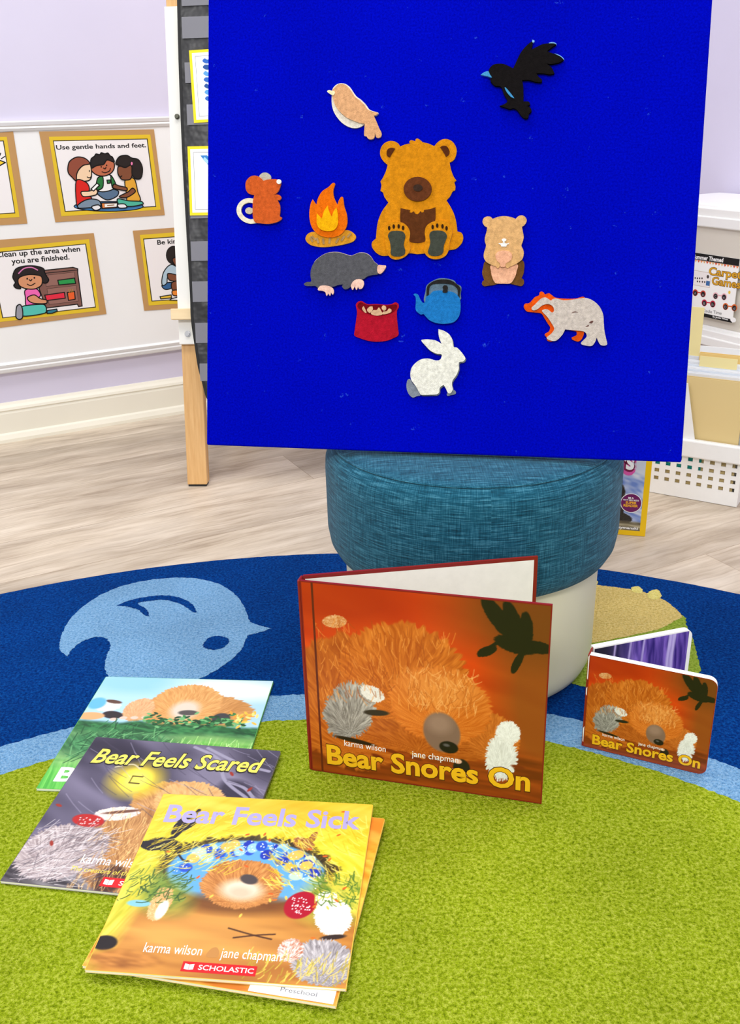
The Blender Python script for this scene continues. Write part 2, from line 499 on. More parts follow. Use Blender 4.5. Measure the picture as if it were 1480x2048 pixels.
# ------------------------------------------------------------------ footstool
SX, SY = 0.1411, 1.1963
st = thing('footstool', 'round teal fabric footstool on a cream drum base, under the blue board', 'stool', Matrix.Translation((SX, SY, RZ)))
ZT = 0.3485 - RZ
fab = stool_mat()
m = MB(); pr = [(0.0, 0.172), (0.16, 0.172), (0.178, 0.175), (0.190, 0.183), (0.197, 0.196), (0.2, 0.215), (0.2, ZT - 0.038), (0.199, ZT - 0.024), (0.195, ZT - 0.013),
                (0.189, ZT - 0.006), (0.184, ZT - 0.003), (0.17, ZT + 0.0), (0.12, ZT + 0.002), (0.0, ZT + 0.002)]
m.lathe(pr, fab, n=128); m.build('upholstered_seat', st)
m = MB(); m.lathe([(0.187 + 0.0016 * math.cos(a), ZT - 0.0035 + 0.0016 * math.sin(a)) for a in [2 * math.pi * i / 8 for i in range(9)]], fab, n=128); m.build('piping', st)
m = MB(); m.lathe([(0, 0), (0.150, 0.0), (0.162, 0.003), (0.170, 0.010), (0.1745, 0.021), (0.176, 0.035), (0.177, 0.18), (0, 0.18)], M_BASE, n=128); m.build('drum_base', st)

# ------------------------------------------------------------------ flannel board leaning on the stool
ZB = 0.3555
bl, br_ = at(413, 890, ZB), at(1363, 925, ZB)
bx = (br_ - bl).normalized(); BWID = (br_ - bl).length
upv = Vector((0.0483, 0.2763, 0.9599)); upv = (upv - bx * upv.dot(bx)).normalized()
MBD = frame(bl, bx, upv); bn = Vector((MBD[0][2], MBD[1][2], MBD[2][2]))
MBI = MBD.inverted(); BLEN = 0.86
fb = thing('flannel_board', 'large royal blue felt board standing on the teal footstool', 'felt board', MBD)
m = MB(); m.box((0, 0, -0.014), (BWID, BLEN, 0), blue_felt_mat()); bevel(m.build('felt_panel', fb), 0.002, 2)
m = MB(); m.box((BWID / 2 - .03, 0.02, -0.020), (BWID / 2 + .03, 0.30, -0.0145), M_WHITEPAINT); o = m.build('rear_brace', fb)
p0 = MBD @ Vector((BWID / 2 + 0.0, 0.30, -0.02)); p1 = Vector((SX, SY + 0.13, RZ + ZT + 0.006))
q0, q1 = MBI @ p0, MBI @ p1; dv = q1 - q0
m = MB(); sidev = Vector((0.02, 0, 0)); nv = dv.cross(sidev).normalized() * 0.003
m.add([q0 - sidev - nv, q0 + sidev - nv, q0 + sidev + nv, q0 - sidev + nv, q1 - sidev - nv, q1 + sidev - nv, q1 + sidev + nv, q1 - sidev + nv],
      [(0, 3, 2, 1), (4, 5, 6, 7), (0, 1, 5, 4), (1, 2, 6, 5), (2, 3, 7, 6), (3, 0, 4, 7)], M_WHITEPAINT); m.build('prop_leg', fb)


def blocal(px, py):
    p = MBI @ onplane(px, py, bl, bn); return (p.x, p.y)


class Felt:
    """a cut felt figure; outlines are traced on the board's plane"""

    def __init__(s, name, label, x0, y0, x1, n=1480):
        s.zf = zpt(x0, y0, (x1 - x0) / n); s.name = name; s.label = label; s.root = None; s.parts = []

    def L(s, p): a = s.zf(p); return blocal(a[0], a[1]) + tuple(p[2:])

    def pts(s, pts, k=7): return spline([s.L(p) for p in pts], k)

    def poly(s, part, pts, z0, z1, col, side=None, k=7, label=None): s.parts.append((part, [(s.pts(pts, k), z0, z1, col, side)], label)); return s

    def ell(s, part, els, z0, z1, col, side=None, label=None):
        s.parts.append((part, [([s.L(p) for p in ell(*e)], z0, z1, col, side) for e in els], label)); return s

    def multi(s, part, lst, z0, z1, col, side=None, k=5, label=None): s.parts.append((part, [(s.pts(p, k), z0, z1, col, side) for p in lst], label)); return s

    def done(s):
        allp = np.array([p for _, l, _ in s.parts for q in l for p in q[0]])
        cx, cy = (allp[:, 0].min() + allp[:, 0].max()) / 2, allp[:, 1].min()
        r = thing(s.name, s.label, 'felt figure', MBD @ Matrix.Translation((cx, cy, 0.0003)), None)
        for part, l, lab in s.parts:
            m = MB()
            for q, z0, z1, col, side in l: m.prism([(x - cx, y - cy) for x, y in q], z0, z1, M_FELT, col, side or col)
            o = m.build(part, r)
            if lab: o['label'] = lab
        return r


T = 0.0024
# small bird
f = Felt('felt_bird', 'small tan felt bird with white belly, top left of the blue board', 620, 130, 800)
f.poly('backing', [(370, 440), (395, 380), (450, 330), (520, 312), (600, 328), (672, 385), (722, 460), (775, 530), (850, 585), (925, 660), (978, 735), (1030, 765), (1120, 792), (1132, 808), (1090, 845), (1060, 850), (905, 985), (830, 1030), (740, 1048), (640, 1025), (540, 965), (460, 880), (400, 780), (370, 680), (363, 580), (366, 510)], 0, T, C(236, 228, 214))
f.poly('body', [(378, 450), (420, 390), (480, 343), (530, 333), (600, 352), (655, 400), (705, 470), (755, 545), (835, 605), (910, 682), (960, 748), (1030, 782), (1118, 802), (1128, 815), (1090, 845), (1060, 850, 1), (1100, 940), (1150, 1060), (1185, 1130), (1180, 1190), (1140, 1215), (1100, 1205), (1080, 1130, 1), (1072, 1200), (1050, 1230), (1000, 1240), (965, 1225), (940, 1190), (905, 1180), (905, 1080), (915, 985, 1), (830, 970), (720, 930), (600, 870), (500, 780), (430, 680), (395, 580), (385, 520)], T, 2 * T, C(222, 168, 122), C(236, 200, 170))
f.poly('beak', [(300, 460), (330, 440), (380, 450), (420, 458), (425, 490), (400, 522), (370, 515), (330, 490)], 2 * T, 2.5 * T, C(244, 236, 190)); f.done()
# crow
f = Felt('felt_crow', 'black felt crow with raised wing, top right of the blue board', 940, 70, 1150)
crow = [(265, 560), (280, 490), (330, 440), (400, 425), (480, 430), (550, 460), (610, 490, 1), (640, 430), (680, 340), (730, 250), (800, 170), (880, 105, 1), (882, 160), (865, 228, 1), (940, 190), (1030, 150), (1130, 140), (1215, 155, 1), (1160, 190), (1085, 250, 1), (1150, 275), (1250, 310), (1320, 370, 1), (1260, 405), (1150, 430), (1080, 425, 1), (1150, 480), (1190, 560, 1), (1130, 575), (1030, 560), (935, 560, 1), (970, 610), (1015, 650), (1010, 685, 1), (930, 680), (840, 655), (735, 655, 1), (750, 720), (755, 850), (755, 955, 1), (830, 958), (845, 1000), (795, 1020, 1), (850, 1040), (868, 1090), (830, 1125, 1), (818, 1185), (770, 1190), (720, 1150), (670, 1080), (620, 1050), (560, 1060), (500, 1040), (420, 1015, 1), (470, 1000), (530, 950), (480, 850), (440, 750), (350, 730), (290, 660), (300, 610)]
f.poly('body', crow, 0, 2 * T, C(22, 19, 20), C(14, 12, 14))
f.poly('beak', [(155, 585, 1), (200, 552), (260, 535), (285, 580), (310, 622), (250, 605), (190, 592)], T, 2.4 * T, C(70, 150, 205))
f.poly('wing_fold', [(495, 758), (530, 790), (580, 850), (628, 915, 1), (580, 895), (530, 840), (500, 790)], 2 * T, 2.5 * T, C(70, 150, 205))
f.multi('feather_tip', [[(1110, 140), (1150, 124), (1195, 132), (1222, 158), (1180, 142)], [(1190, 285), (1260, 308), (1310, 345), (1326, 376), (1280, 330)], [(878, 120), (884, 92), (912, 110), (890, 130)]], T, 2.2 * T, C(130, 185, 235)); f.done()
# bear
f = Felt('felt_bear', 'big golden felt bear sitting in the middle of the blue board', 720, 260, 950)
GOLD, EDGE, BRN = C(212, 136, 20), C(238, 186, 96), C(84, 42, 20)
f.poly('body', [(360, 455, 1), (300, 400), (265, 330), (270, 250), (310, 185), (380, 150), (450, 155), (500, 185), (522, 220, 1), (580, 195), (650, 180, 1), (638, 160), (662, 138), (715, 152, 1), (722, 125), (745, 117), (780, 138), (815, 165), (880, 180), (960, 215, 1), (1000, 168), (1060, 130), (1130, 126), (1200, 165), (1242, 240), (1240, 320), (1210, 390), (1155, 425, 1), (1175, 520), (1210, 610), (1242, 655, 1), (1218, 680), (1230, 730), (1225, 782, 1), (1195, 795), (1160, 860), (1115, 910, 1), (1160, 980), (1210, 1080), (1240, 1190), (1255, 1310, 1), (1310, 1330), (1330, 1390), (1310, 1460), (1240, 1530), (1160, 1548), (1000, 1580), (830, 1592), (740, 1600), (650, 1590), (450, 1610), (290, 1622), (210, 1580), (160, 1510), (160, 1450), (210, 1400, 1), (220, 1280), (240, 1170), (290, 1050), (370, 940, 1), (320, 870), (300, 812), (268, 790, 1), (280, 720), (268, 668, 1), (300, 620), (340, 530)], 0, T, GOLD, EDGE)
for e in ([(350, 290), (370, 250), (420, 238), (458, 250, 1), (420, 310), (390, 362, 1), (355, 340)], [(1035, 230, 1), (1070, 212), (1120, 220), (1155, 280), (1145, 330), (1110, 354, 1), (1080, 300)]):
    f.poly('inner_ear', e, T, 1.3 * T, BRN, label='dark brown inner ear')
f.ell('muzzle', [(748, 770, 180, 157)], T, 1.8 * T, C(100, 54, 30))
f.ell('nose', [(752, 757, 60, 45)], 1.8 * T, 2.2 * T, C(62, 44, 36))
f.poly('belly', [(527, 1012, 1), (600, 1028), (650, 1040), (640, 1062), (668, 1070), (697, 1052, 1), (715, 1080), (740, 1090), (765, 1075), (780, 1050, 1), (800, 1068), (825, 1060), (830, 1035), (900, 1025), (975, 1002, 1), (970, 1170), (900, 1250), (850, 1320), (845, 1430), (790, 1455), (740, 1460), (690, 1455), (645, 1435), (645, 1320), (600, 1240), (527, 1190)], T, 1.25 * T, C(92, 50, 24))
for ft, pad, toes in (([(310, 1330), (330, 1250), (390, 1205), (480, 1190), (570, 1210), (630, 1270), (650, 1340), (640, 1440), (655, 1510), (640, 1580), (580, 1640), (500, 1672), (430, 1668), (380, 1630), (350, 1560), (335, 1480), (325, 1400)],
                       [(370, 1370), (400, 1320), (480, 1308), (560, 1320), (592, 1370), (580, 1440), (572, 1490), (590, 1560), (580, 1610), (520, 1635), (440, 1632), (405, 1600), (405, 1530), (395, 1450)], [(385, 1272), (443, 1252), (507, 1250), (563, 1270)]),
                      ([(840, 1330), (860, 1250), (920, 1200), (1000, 1178), (1080, 1178), (1150, 1215), (1190, 1290), (1185, 1370), (1160, 1450), (1150, 1540), (1110, 1620), (1040, 1660), (960, 1670), (880, 1640), (830, 1570), (830, 1490), (850, 1420)],
                       [(900, 1360), (930, 1315), (1010, 1303), (1090, 1320), (1125, 1370), (1110, 1430), (1085, 1500), (1080, 1570), (1050, 1615), (980, 1632), (910, 1620), (882, 1580), (900, 1510), (912, 1450)], [(942, 1258), (1000, 1240), (1068, 1250), (1120, 1275)])):
    f.poly('foot', ft, T, 2 * T, GOLD, EDGE)
    f.poly('foot_pad', pad, 2 * T, 2.3 * T, C(66, 70, 62), label='dark grey foot pad')
    f.ell('toe_pads', [(a, b, 16, 29, 0.0, 14) for a, b in toes], 2 * T, 2.2 * T, C(50, 30, 16), label='four dark toe pads')
f.done()
# mouse
f = Felt('felt_mouse', 'orange felt mouse with curled cream tail, far left of the blue board', 460, 330, 720)
f.ell('ear', [(405, 155, 70, 64)], 0, T, C(186, 182, 168), label='grey back ear')
f.ell('tail', [(225, 525, 44, 38)], 0, T, C(200, 190, 170), label='cream curled tail')
m_tail = [(300, 640), (230, 645), (160, 615), (114, 555), (112, 490), (148, 435), (212, 408), (280, 415)]
c0 = spline(m_tail, 6, closed=False)
outr, inr = [], []
for i in range(len(c0)):
    a = np.array(c0[max(i - 1, 0)]); b = np.array(c0[min(i + 1, len(c0) - 1)]); d = (b - a) / np.linalg.norm(b - a); q = np.array([-d[1], d[0]])
    outr.append(tuple(np.array(c0[i]) - q * 26)); inr.append(tuple(np.array(c0[i]) + q * 26))
f.parts.append(('tail', [([f.L(p) for p in outr + inr[::-1]], 0, T, C(236, 226, 204), None)], 'cream curled tail'))
f.parts[-1][1].append(f.parts[1][1][0]); del f.parts[1]
f.parts[-1][1].append(([f.L(p) for p in ((225, 505), (285, 495), (285, 535), (225, 560))], 0, T * .9, C(200, 190, 170), None))
f.poly('body', [(190, 250), (200, 190), (250, 140), (310, 132), (360, 155), (392, 190, 1), (450, 175), (520, 170), (570, 180), (592, 205), (585, 250), (560, 310), (508, 355, 1), (540, 345), (580, 355), (595, 385), (575, 410), (555, 408), (580, 470), (582, 540), (575, 592, 1), (602, 608), (590, 632), (540, 660), (450, 678), (360, 672), (300, 660), (275, 600), (272, 500), (275, 420), (290, 352, 1), (230, 335), (200, 300)], T, 2 * T, C(206, 92, 38), C(226, 130, 88))
f.ell('nose', [(573, 203, 27, 27)], 2 * T, 2.6 * T, C(250, 246, 240)); f.done()
# campfire
f = Felt('felt_campfire', 'orange and yellow felt campfire flame, left of the big bear', 460, 330, 720)
f.poly('fire_base', [(865, 840), (890, 790), (950, 765), (1140, 770), (1335, 745), (1400, 770), (1438, 820), (1410, 870), (1330, 900), (1200, 925), (1060, 938), (940, 920), (885, 885)], 0, T, C(216, 150, 44), C(232, 184, 110))
sticks = []
for x, y, an in ((935, 850, 1.2), (1005, 865, 1.25), (1070, 875, 1.45), (1140, 868, 1.7), (1228, 865, 2.1), (1292, 840, 2.15), (1362, 806, 2.3), (962, 838, .7)):
    dx, dy = math.cos(an), math.sin(an); sticks.append([(x + dx * a - dy * b, y + dy * a + dx * b, 1) for a, b in ((-32, -11), (32, -11), (32, 11), (-32, 11))])
f.multi('stick', sticks, T, 1.3 * T, C(176, 140, 92), k=1, label='tan stick strips')
f.poly('outer_flame', [(952, 400, 1), (995, 462, 1), (1012, 390), (1060, 310), (1130, 262), (1180, 215), (1206, 224), (1185, 300), (1195, 380), (1232, 462, 1), (1250, 410), (1276, 372), (1296, 380), (1310, 480), (1340, 580), (1340, 690), (1290, 780), (1210, 825), (1110, 830), (1020, 800), (950, 730), (920, 640), (915, 540), (930, 450)], T, 2 * T, C(232, 110, 12), C(240, 150, 70))
f.poly('inner_flame', [(1003, 562, 1), (1062, 622, 1), (1085, 540), (1128, 472, 1), (1140, 530), (1172, 602, 1), (1195, 540), (1227, 495, 1), (1242, 580), (1240, 690), (1200, 750), (1120, 765), (1040, 740), (1005, 680)], 2 * T, 3 * T, C(244, 176, 12)); f.done()
# mole
f = Felt('felt_mole', 'dark grey felt mole with pink paws and snout, below the campfire', 590, 480, 800)
mole = [(140, 625), (180, 600), (240, 590), (232, 510), (240, 420), (280, 330), (360, 250), (450, 200), (540, 182), (630, 185), (720, 210), (800, 232), (850, 215), (920, 190), (1000, 195), (1070, 235), (1120, 310), (1180, 365), (1185, 480), (1100, 500), (1030, 520), (970, 560), (900, 560), (810, 650), (760, 690), (710, 700), (675, 660), (690, 635), (620, 640), (550, 665), (450, 665), (350, 690), (300, 655), (230, 655), (160, 650)]
f.poly('backing', [(x - 3, y - 9) for x, y in mole if y < 380] + [(1180, 420), (700, 500), (250, 480)], 0, T, C(226, 200, 194))
f.poly('body', mole, T, 2 * T, C(88, 88, 94), C(110, 108, 112))
f.poly('snout', [(1185, 365), (1240, 365), (1290, 370), (1290, 395), (1260, 445), (1215, 485), (1180, 470), (1170, 420)], T, 2.4 * T, C(240, 188, 168))
f.poly('paw', [(340, 700), (370, 660), (430, 650), (500, 660), (550, 690), (565, 740), (550, 778), (525, 750, 1), (510, 795), (490, 760, 1), (462, 795), (445, 745), (400, 725), (350, 720)], 2 * T, 2.8 * T, C(240, 196, 180))
f.poly('paw', [(805, 650), (830, 600), (880, 565), (940, 562), (980, 590), (985, 640), (960, 690), (920, 700), (905, 665, 1), (880, 712), (858, 660, 1), (828, 712), (810, 680)], 2 * T, 2.8 * T, C(240, 196, 180)); f.done()
# sack
f = Felt('felt_sack', 'crimson felt sack filled with tan pieces, left of the blue kettle', 590, 480, 800)
f.poly('bag', [(865, 910), (900, 870), (950, 865), (990, 890), (1040, 908), (1150, 905), (1300, 915), (1370, 905), (1420, 880), (1460, 905), (1465, 950), (1440, 1000), (1440, 1100), (1455, 1250), (1460, 1340), (1400, 1380), (1300, 1420), (1150, 1435), (1030, 1420), (920, 1385), (845, 1350), (845, 1290), (865, 1150), (880, 1020), (870, 960)], 0, T, C(176, 22, 44), C(200, 50, 80))
f.poly('opening', [(890, 920), (930, 884), (980, 900), (1040, 920), (1150, 915), (1300, 925), (1380, 915), (1436, 918), (1430, 980), (1370, 1030), (1280, 1060), (1160, 1070), (1040, 1045), (950, 1000), (900, 960)], T, 1.15 * T, C(112, 12, 24), label='dark red bag opening')
for q in ([(955, 975), (975, 940), (1000, 985), (1015, 1030), (985, 1020)], [(1025, 980), (1060, 945), (1100, 940, 1), (1105, 985), (1070, 1030), (1035, 1015)], [(1080, 1045), (1110, 995), (1160, 990), (1190, 955), (1220, 1000), (1240, 1050), (1160, 1070)], [(1230, 950), (1255, 925), (1290, 945), (1290, 985), (1260, 1000), (1235, 980)], [(1245, 1050), (1250, 1015), (1300, 1005), (1330, 970), (1365, 985), (1360, 1020), (1300, 1045)]):
    f.poly('nut', q, 1.15 * T, 1.5 * T, C(214, 176, 140))
f.done()
# kettle
f = Felt('felt_kettle', 'blue felt kettle with black handle, below the big bear', 800, 540, 960, 1170)
f.poly('backing', [(370, 480), (380, 300), (390, 240), (430, 195), (490, 158), (580, 126), (700, 130), (795, 160), (830, 205), (897, 250), (890, 350), (882, 440), (640, 480)], 0, T, C(104, 128, 146))
f.poly('handle', [(393, 385, 1), (400, 260), (440, 205), (520, 160), (620, 142), (720, 150), (800, 185), (885, 265), (880, 350), (872, 425, 1), (845, 415, 1), (850, 340), (840, 280), (780, 225), (680, 205), (560, 205), (480, 215), (440, 250), (430, 300), (425, 372, 1)], T, 1.7 * T, C(38, 36, 36))
f.poly('pot', [(205, 365), (235, 352), (270, 365), (300, 430), (342, 485), (375, 470), (388, 400), (440, 370), (490, 320), (580, 305), (680, 315), (780, 330), (840, 370), (880, 430), (890, 520), (885, 620), (850, 710), (780, 770), (660, 790), (540, 780), (440, 740), (380, 680), (350, 650), (310, 655), (250, 610), (235, 560), (240, 470), (235, 400)], T, 2 * T, C(30, 118, 192), C(90, 160, 215))
f.poly('lid_knob', [(630, 330), (640, 290), (630, 265), (650, 235), (690, 235), (708, 265), (700, 300), (700, 330), (665, 342)], 2 * T, 2.5 * T, C(38, 36, 36)); f.done()
# rabbit
f = Felt('felt_rabbit', 'white felt rabbit with grey tail, lowest figure on the blue board', 800, 540, 960, 1170)
rab = [(570, 870, 1), (640, 890), (720, 940), (770, 1020), (790, 1125), (840, 1140), (900, 1200), (945, 1260), (960, 1300), (930, 1340), (870, 1355), (865, 1450), (830, 1540), (775, 1620), (765, 1680), (778, 1740), (750, 1800), (710, 1800), (680, 1740), (645, 1680, 1), (590, 1725), (580, 1790), (540, 1820), (430, 1825), (320, 1825), (290, 1790), (240, 1700), (180, 1620), (160, 1530), (180, 1430), (250, 1350), (330, 1305), (430, 1298), (530, 1325), (590, 1315), (615, 1270), (612, 1235), (540, 1225), (450, 1180), (380, 1110), (320, 1035), (360, 1020), (440, 1020), (530, 1035), (618, 1085, 1), (585, 1010), (570, 930)]
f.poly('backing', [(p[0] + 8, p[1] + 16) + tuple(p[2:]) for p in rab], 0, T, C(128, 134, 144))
f.poly('tail', [(110, 1620), (150, 1595), (190, 1660), (250, 1720), (300, 1800), (300, 1835), (250, 1845), (190, 1865), (130, 1810), (100, 1720)], 0, T * 1.1, C(136, 144, 158), label='grey tail')
f.poly('front_paw', [(740, 1760), (790, 1755), (820, 1785), (810, 1815), (750, 1830), (700, 1840), (690, 1810)], 0, T * 1.1, C(136, 144, 158), label='grey front paw')
f.poly('body', rab, T, 2.2 * T, C(234, 232, 222), C(200, 200, 198)); f.done()
# gopher
f = Felt('felt_gopher', 'tan felt gopher with pink belly standing upright, right of the big bear', 940, 420, 1080)
f.poly('back', [(330, 1090), (700, 1050), (1110, 1070), (1140, 1310), (1090, 1450, 1), (1135, 1480), (1140, 1560), (1090, 1612), (1000, 1600), (900, 1575), (700, 1545), (500, 1590), (390, 1605), (300, 1615), (255, 1570), (270, 1510), (300, 1485), (260, 1350), (280, 1220)], 0, T, C(112, 76, 38))
f.poly('belly', [(445, 1180), (700, 1120), (1003, 1160), (990, 1300), (950, 1430), (860, 1555), (700, 1565), (540, 1550), (470, 1420), (445, 1290)], T, 1.6 * T, C(240, 180, 146))
f.poly('head_and_arms', [(370, 385, 1), (310, 350), (272, 270), (300, 190), (370, 158), (440, 165), (487, 208, 1), (600, 165), (740, 150), (870, 170), (970, 208, 1), (1030, 150), (1110, 135), (1180, 180), (1200, 250), (1160, 330), (1100, 375, 1), (1120, 480), (1138, 590), (1115, 690), (1090, 770), (1125, 850), (1140, 930), (1110, 1050), (1030, 1120), (980, 1155), (840, 1218), (800, 1245), (765, 1220), (720, 1170), (660, 1170), (630, 1215), (590, 1245), (555, 1212), (440, 1165), (350, 1110), (300, 1020), (300, 930), (345, 770), (320, 680), (325, 590), (355, 480)], 1.6 * T, 2.5 * T, C(220, 172, 116), C(236, 200, 160))
f.poly('throat', [(545, 970), (600, 900), (720, 876), (840, 900), (890, 960), (880, 1060), (810, 1120), (760, 1150), (745, 1215), (655, 1215), (640, 1150), (570, 1080)], 2.5 * T, 2.8 * T, C(238, 176, 142), C(200, 130, 70))
f.poly('nose_and_mouth', [(680, 640), (720, 622), (770, 635), (770, 665), (735, 690), (745, 712), (780, 728), (830, 715), (820, 740), (785, 755), (770, 790), (720, 792), (670, 790), (655, 755), (615, 735), (615, 718), (660, 722), (700, 712), (705, 690), (685, 665)], 2.5 * T, 2.8 * T, C(250, 248, 244)); f.done()
# badger
f = Felt('felt_badger', 'grey and orange felt badger walking left, right side of the blue board', 1030, 570, 1230)
f.poly('backing', [(130, 320), (150, 280), (210, 270), (260, 220), (300, 180), (355, 155), (365, 115), (395, 100), (430, 120), (442, 142), (500, 125), (540, 150), (600, 190), (750, 206), (900, 203), (1030, 188), (1060, 400), (1020, 690), (1015, 740), (980, 810), (930, 838), (850, 810), (838, 780), (870, 765), (910, 740), (910, 690, 1), (740, 660), (600, 700), (560, 830), (480, 825), (470, 780), (440, 745), (450, 720), (500, 690), (520, 630), (490, 580), (440, 500), (390, 425), (300, 410), (180, 395), (145, 360)], 0, T, C(226, 84, 16), label='orange felt layer')
f.poly('body', [(245, 345), (290, 300), (350, 240), (400, 200), (450, 190), (500, 215), (530, 235), (560, 215), (610, 205), (720, 232), (850, 222), (1000, 198), (1080, 205), (1170, 250), (1250, 330), (1300, 440), (1310, 560), (1320, 680), (1345, 800), (1360, 880), (1320, 900), (1265, 890), (1230, 840), (1208, 780, 1), (1180, 850), (1140, 900), (1080, 905), (990, 885), (975, 860), (1010, 820), (1055, 770), (1050, 720), (1010, 690), (880, 675), (740, 662, 1), (700, 740), (620, 820), (560, 832), (490, 810), (470, 780), (540, 720), (580, 650), (540, 570), (480, 480), (400, 390), (440, 365), (490, 370), (545, 412), (575, 390), (570, 340), (530, 300), (470, 288), (400, 310), (330, 365), (270, 380)], T, 2 * T, C(204, 192, 184), C(226, 218, 212), label='pale grey felt layer')
f.multi('stain', [[(830, 422), (880, 398), (935, 410), (880, 412)], [(1095, 560), (1130, 535), (1158, 540), (1130, 575)], [(1040, 620), (1090, 595), (1080, 620)]], 2 * T, 2.03 * T, C(104, 72, 66)); f.done()

# ------------------------------------------------------------------ printed covers (generic stand-in pictures in the books' colours)


class Pic:
    def __init__(s, w, h, bg):
        s.w, s.h = w, h; s.Y, s.X = np.mgrid[0:h, 0:w]; s.X = (s.X + .5) / w; s.Y = (s.Y + .5) / h
        s.a = np.zeros((h, w, 3)) + np.array(bg, float)

    def vn(s, u, v, seed):
        g = np.random.default_rng(seed).random((67, 67)); iu = np.floor(u).astype(int); iv = np.floor(v).astype(int)
        fu, fv = u - iu, v - iv; fu = fu * fu * (3 - 2 * fu); fv = fv * fv * (3 - 2 * fv)
        G_ = lambda a, b: g[a % 67, b % 67]
        return (G_(iu, iv) * (1 - fu) + G_(iu + 1, iv) * fu) * (1 - fv) + (G_(iu, iv + 1) * (1 - fu) + G_(iu + 1, iv + 1) * fu) * fv

    def fur(s, ang, fine, long, seed):
        c, q = math.cos(ang), math.sin(ang); wob = 0.02 * s.vn(s.X * 9, s.Y * 9, seed + 5)
        u = (s.X * c + s.Y * q) / long; v = (-s.X * q + s.Y * c + wob) / fine
        return 0.6 * s.vn(u, v, seed) + 0.4 * s.vn(u * 2.1, v * 2.3, seed + 1)

    def em(s, cx, cy, rx, ry, rot=0, soft=0.04, rag=0.0, seed=3):
        c, q = math.cos(rot), math.sin(rot); dx, dy = s.X - cx, s.Y - cy
        d = np.sqrt(((dx * c + dy * q) / rx) ** 2 + ((-dx * q + dy * c) / ry) ** 2)
        if rag: d = d + rag * (s.vn(np.arctan2(dy / ry, dx / rx) * 26 + 100, d * 3, seed) - .5)
        return np.clip((1 - d) / soft + .5, 0, 1)

    def band(s, y0, soft, amp=0.0, freq=5, seed=1): return np.clip((s.Y - (y0 + amp * (s.vn(s.X * freq, s.X * 0, seed) - .5))) / soft + .5, 0, 1)

    def put(s, mask, col): s.a = s.a * (1 - mask[..., None]) + np.array(col, float) * mask[..., None]

    def furput(s, mask, ca, cb, ang, fine=0.006, long=0.09, seed=1, k=1.0):
        f_ = np.clip((s.fur(ang, fine, long, seed) - .5) * 1.7 * k + .5, 0, 1)[..., None]
        col = np.array(ca, float) * (1 - f_) + np.array(cb, float) * f_
        s.a = s.a * (1 - mask[..., None]) + col * mask[..., None]

    def tuft(s, cx, cy, rx, ry, ca, cb, rot=0, rag=.12, seed=1, n=34, k=1.0, soft=.05, cy0=None):
        """a furry mound: fine strands running outwards from the foot of the mound"""
        mk = s.em(cx, cy, rx, ry, rot, soft, rag, seed); by = cy + ry * .75 if cy0 is None else cy0
        dx, dy = (s.X - cx) / rx, (s.Y - by) / ry; th = np.arctan2(dx, -dy); d = np.hypot(dx, dy)
        th = th + .10 * (s.vn(s.X * 14, s.Y * 14, seed + 7) - .5)
        f_ = .5 * s.vn(th * n + 300, d * 5, seed + 1) + .3 * s.vn(th * n * 2.3 + 300, d * 9, seed + 2) + .2 * s.vn(s.X * 7, s.Y * 7, seed + 3)
        f_ = np.clip((f_ - .5) * 1.5 * k + .5, 0, 1)[..., None]
        col = np.array(ca, float) * (1 - f_) + np.array(cb, float) * f_
        s.a = s.a * (1 - mk[..., None]) + col * mk[..., None]

    def line(s, pts, w, col, k=8):
        p = np.array(spline(pts, k, closed=False)); asp = s.w / s.h; d = np.full(s.X.shape, 9.0)
        for i in range(len(p) - 1):
            a, b = p[i], p[i + 1]; ab = (b - a) * [asp, 1]; l2 = (ab ** 2).sum() + 1e-12
            px, py = (s.X - a[0]) * asp, s.Y - a[1]; t = np.clip((px * ab[0] + py * ab[1]) / l2, 0, 1)
            d = np.minimum(d, np.hypot(px - t * ab[0], py - t * ab[1]))
        s.put(np.clip((w / 2 - d) * s.h / 1.2 + .5, 0, 1), col)

    def strokes(s, n, x0, y0, x1, y1, ang, spread, ln, w, cols, seed):
        r = np.random.default_rng(seed)
        for _ in range(n):
            x, y = r.uniform(x0, x1), r.uniform(y0, y1); a = ang + r.normal() * spread; L = ln * r.uniform(.5, 1.2)
            s.line([(x, y), (x + L * math.cos(a) * .5, y + L * math.sin(a) * .5 + .004), (x + L * math.cos(a), y + L * math.sin(a))], w, cols[r.integers(len(cols))], 2)

    def lin(s):
        a = np.clip(s.a, 0, 255) / 255; return np.where(a <= .04045, a / 12.92, ((a + .055) / 1.055) ** 2.4)


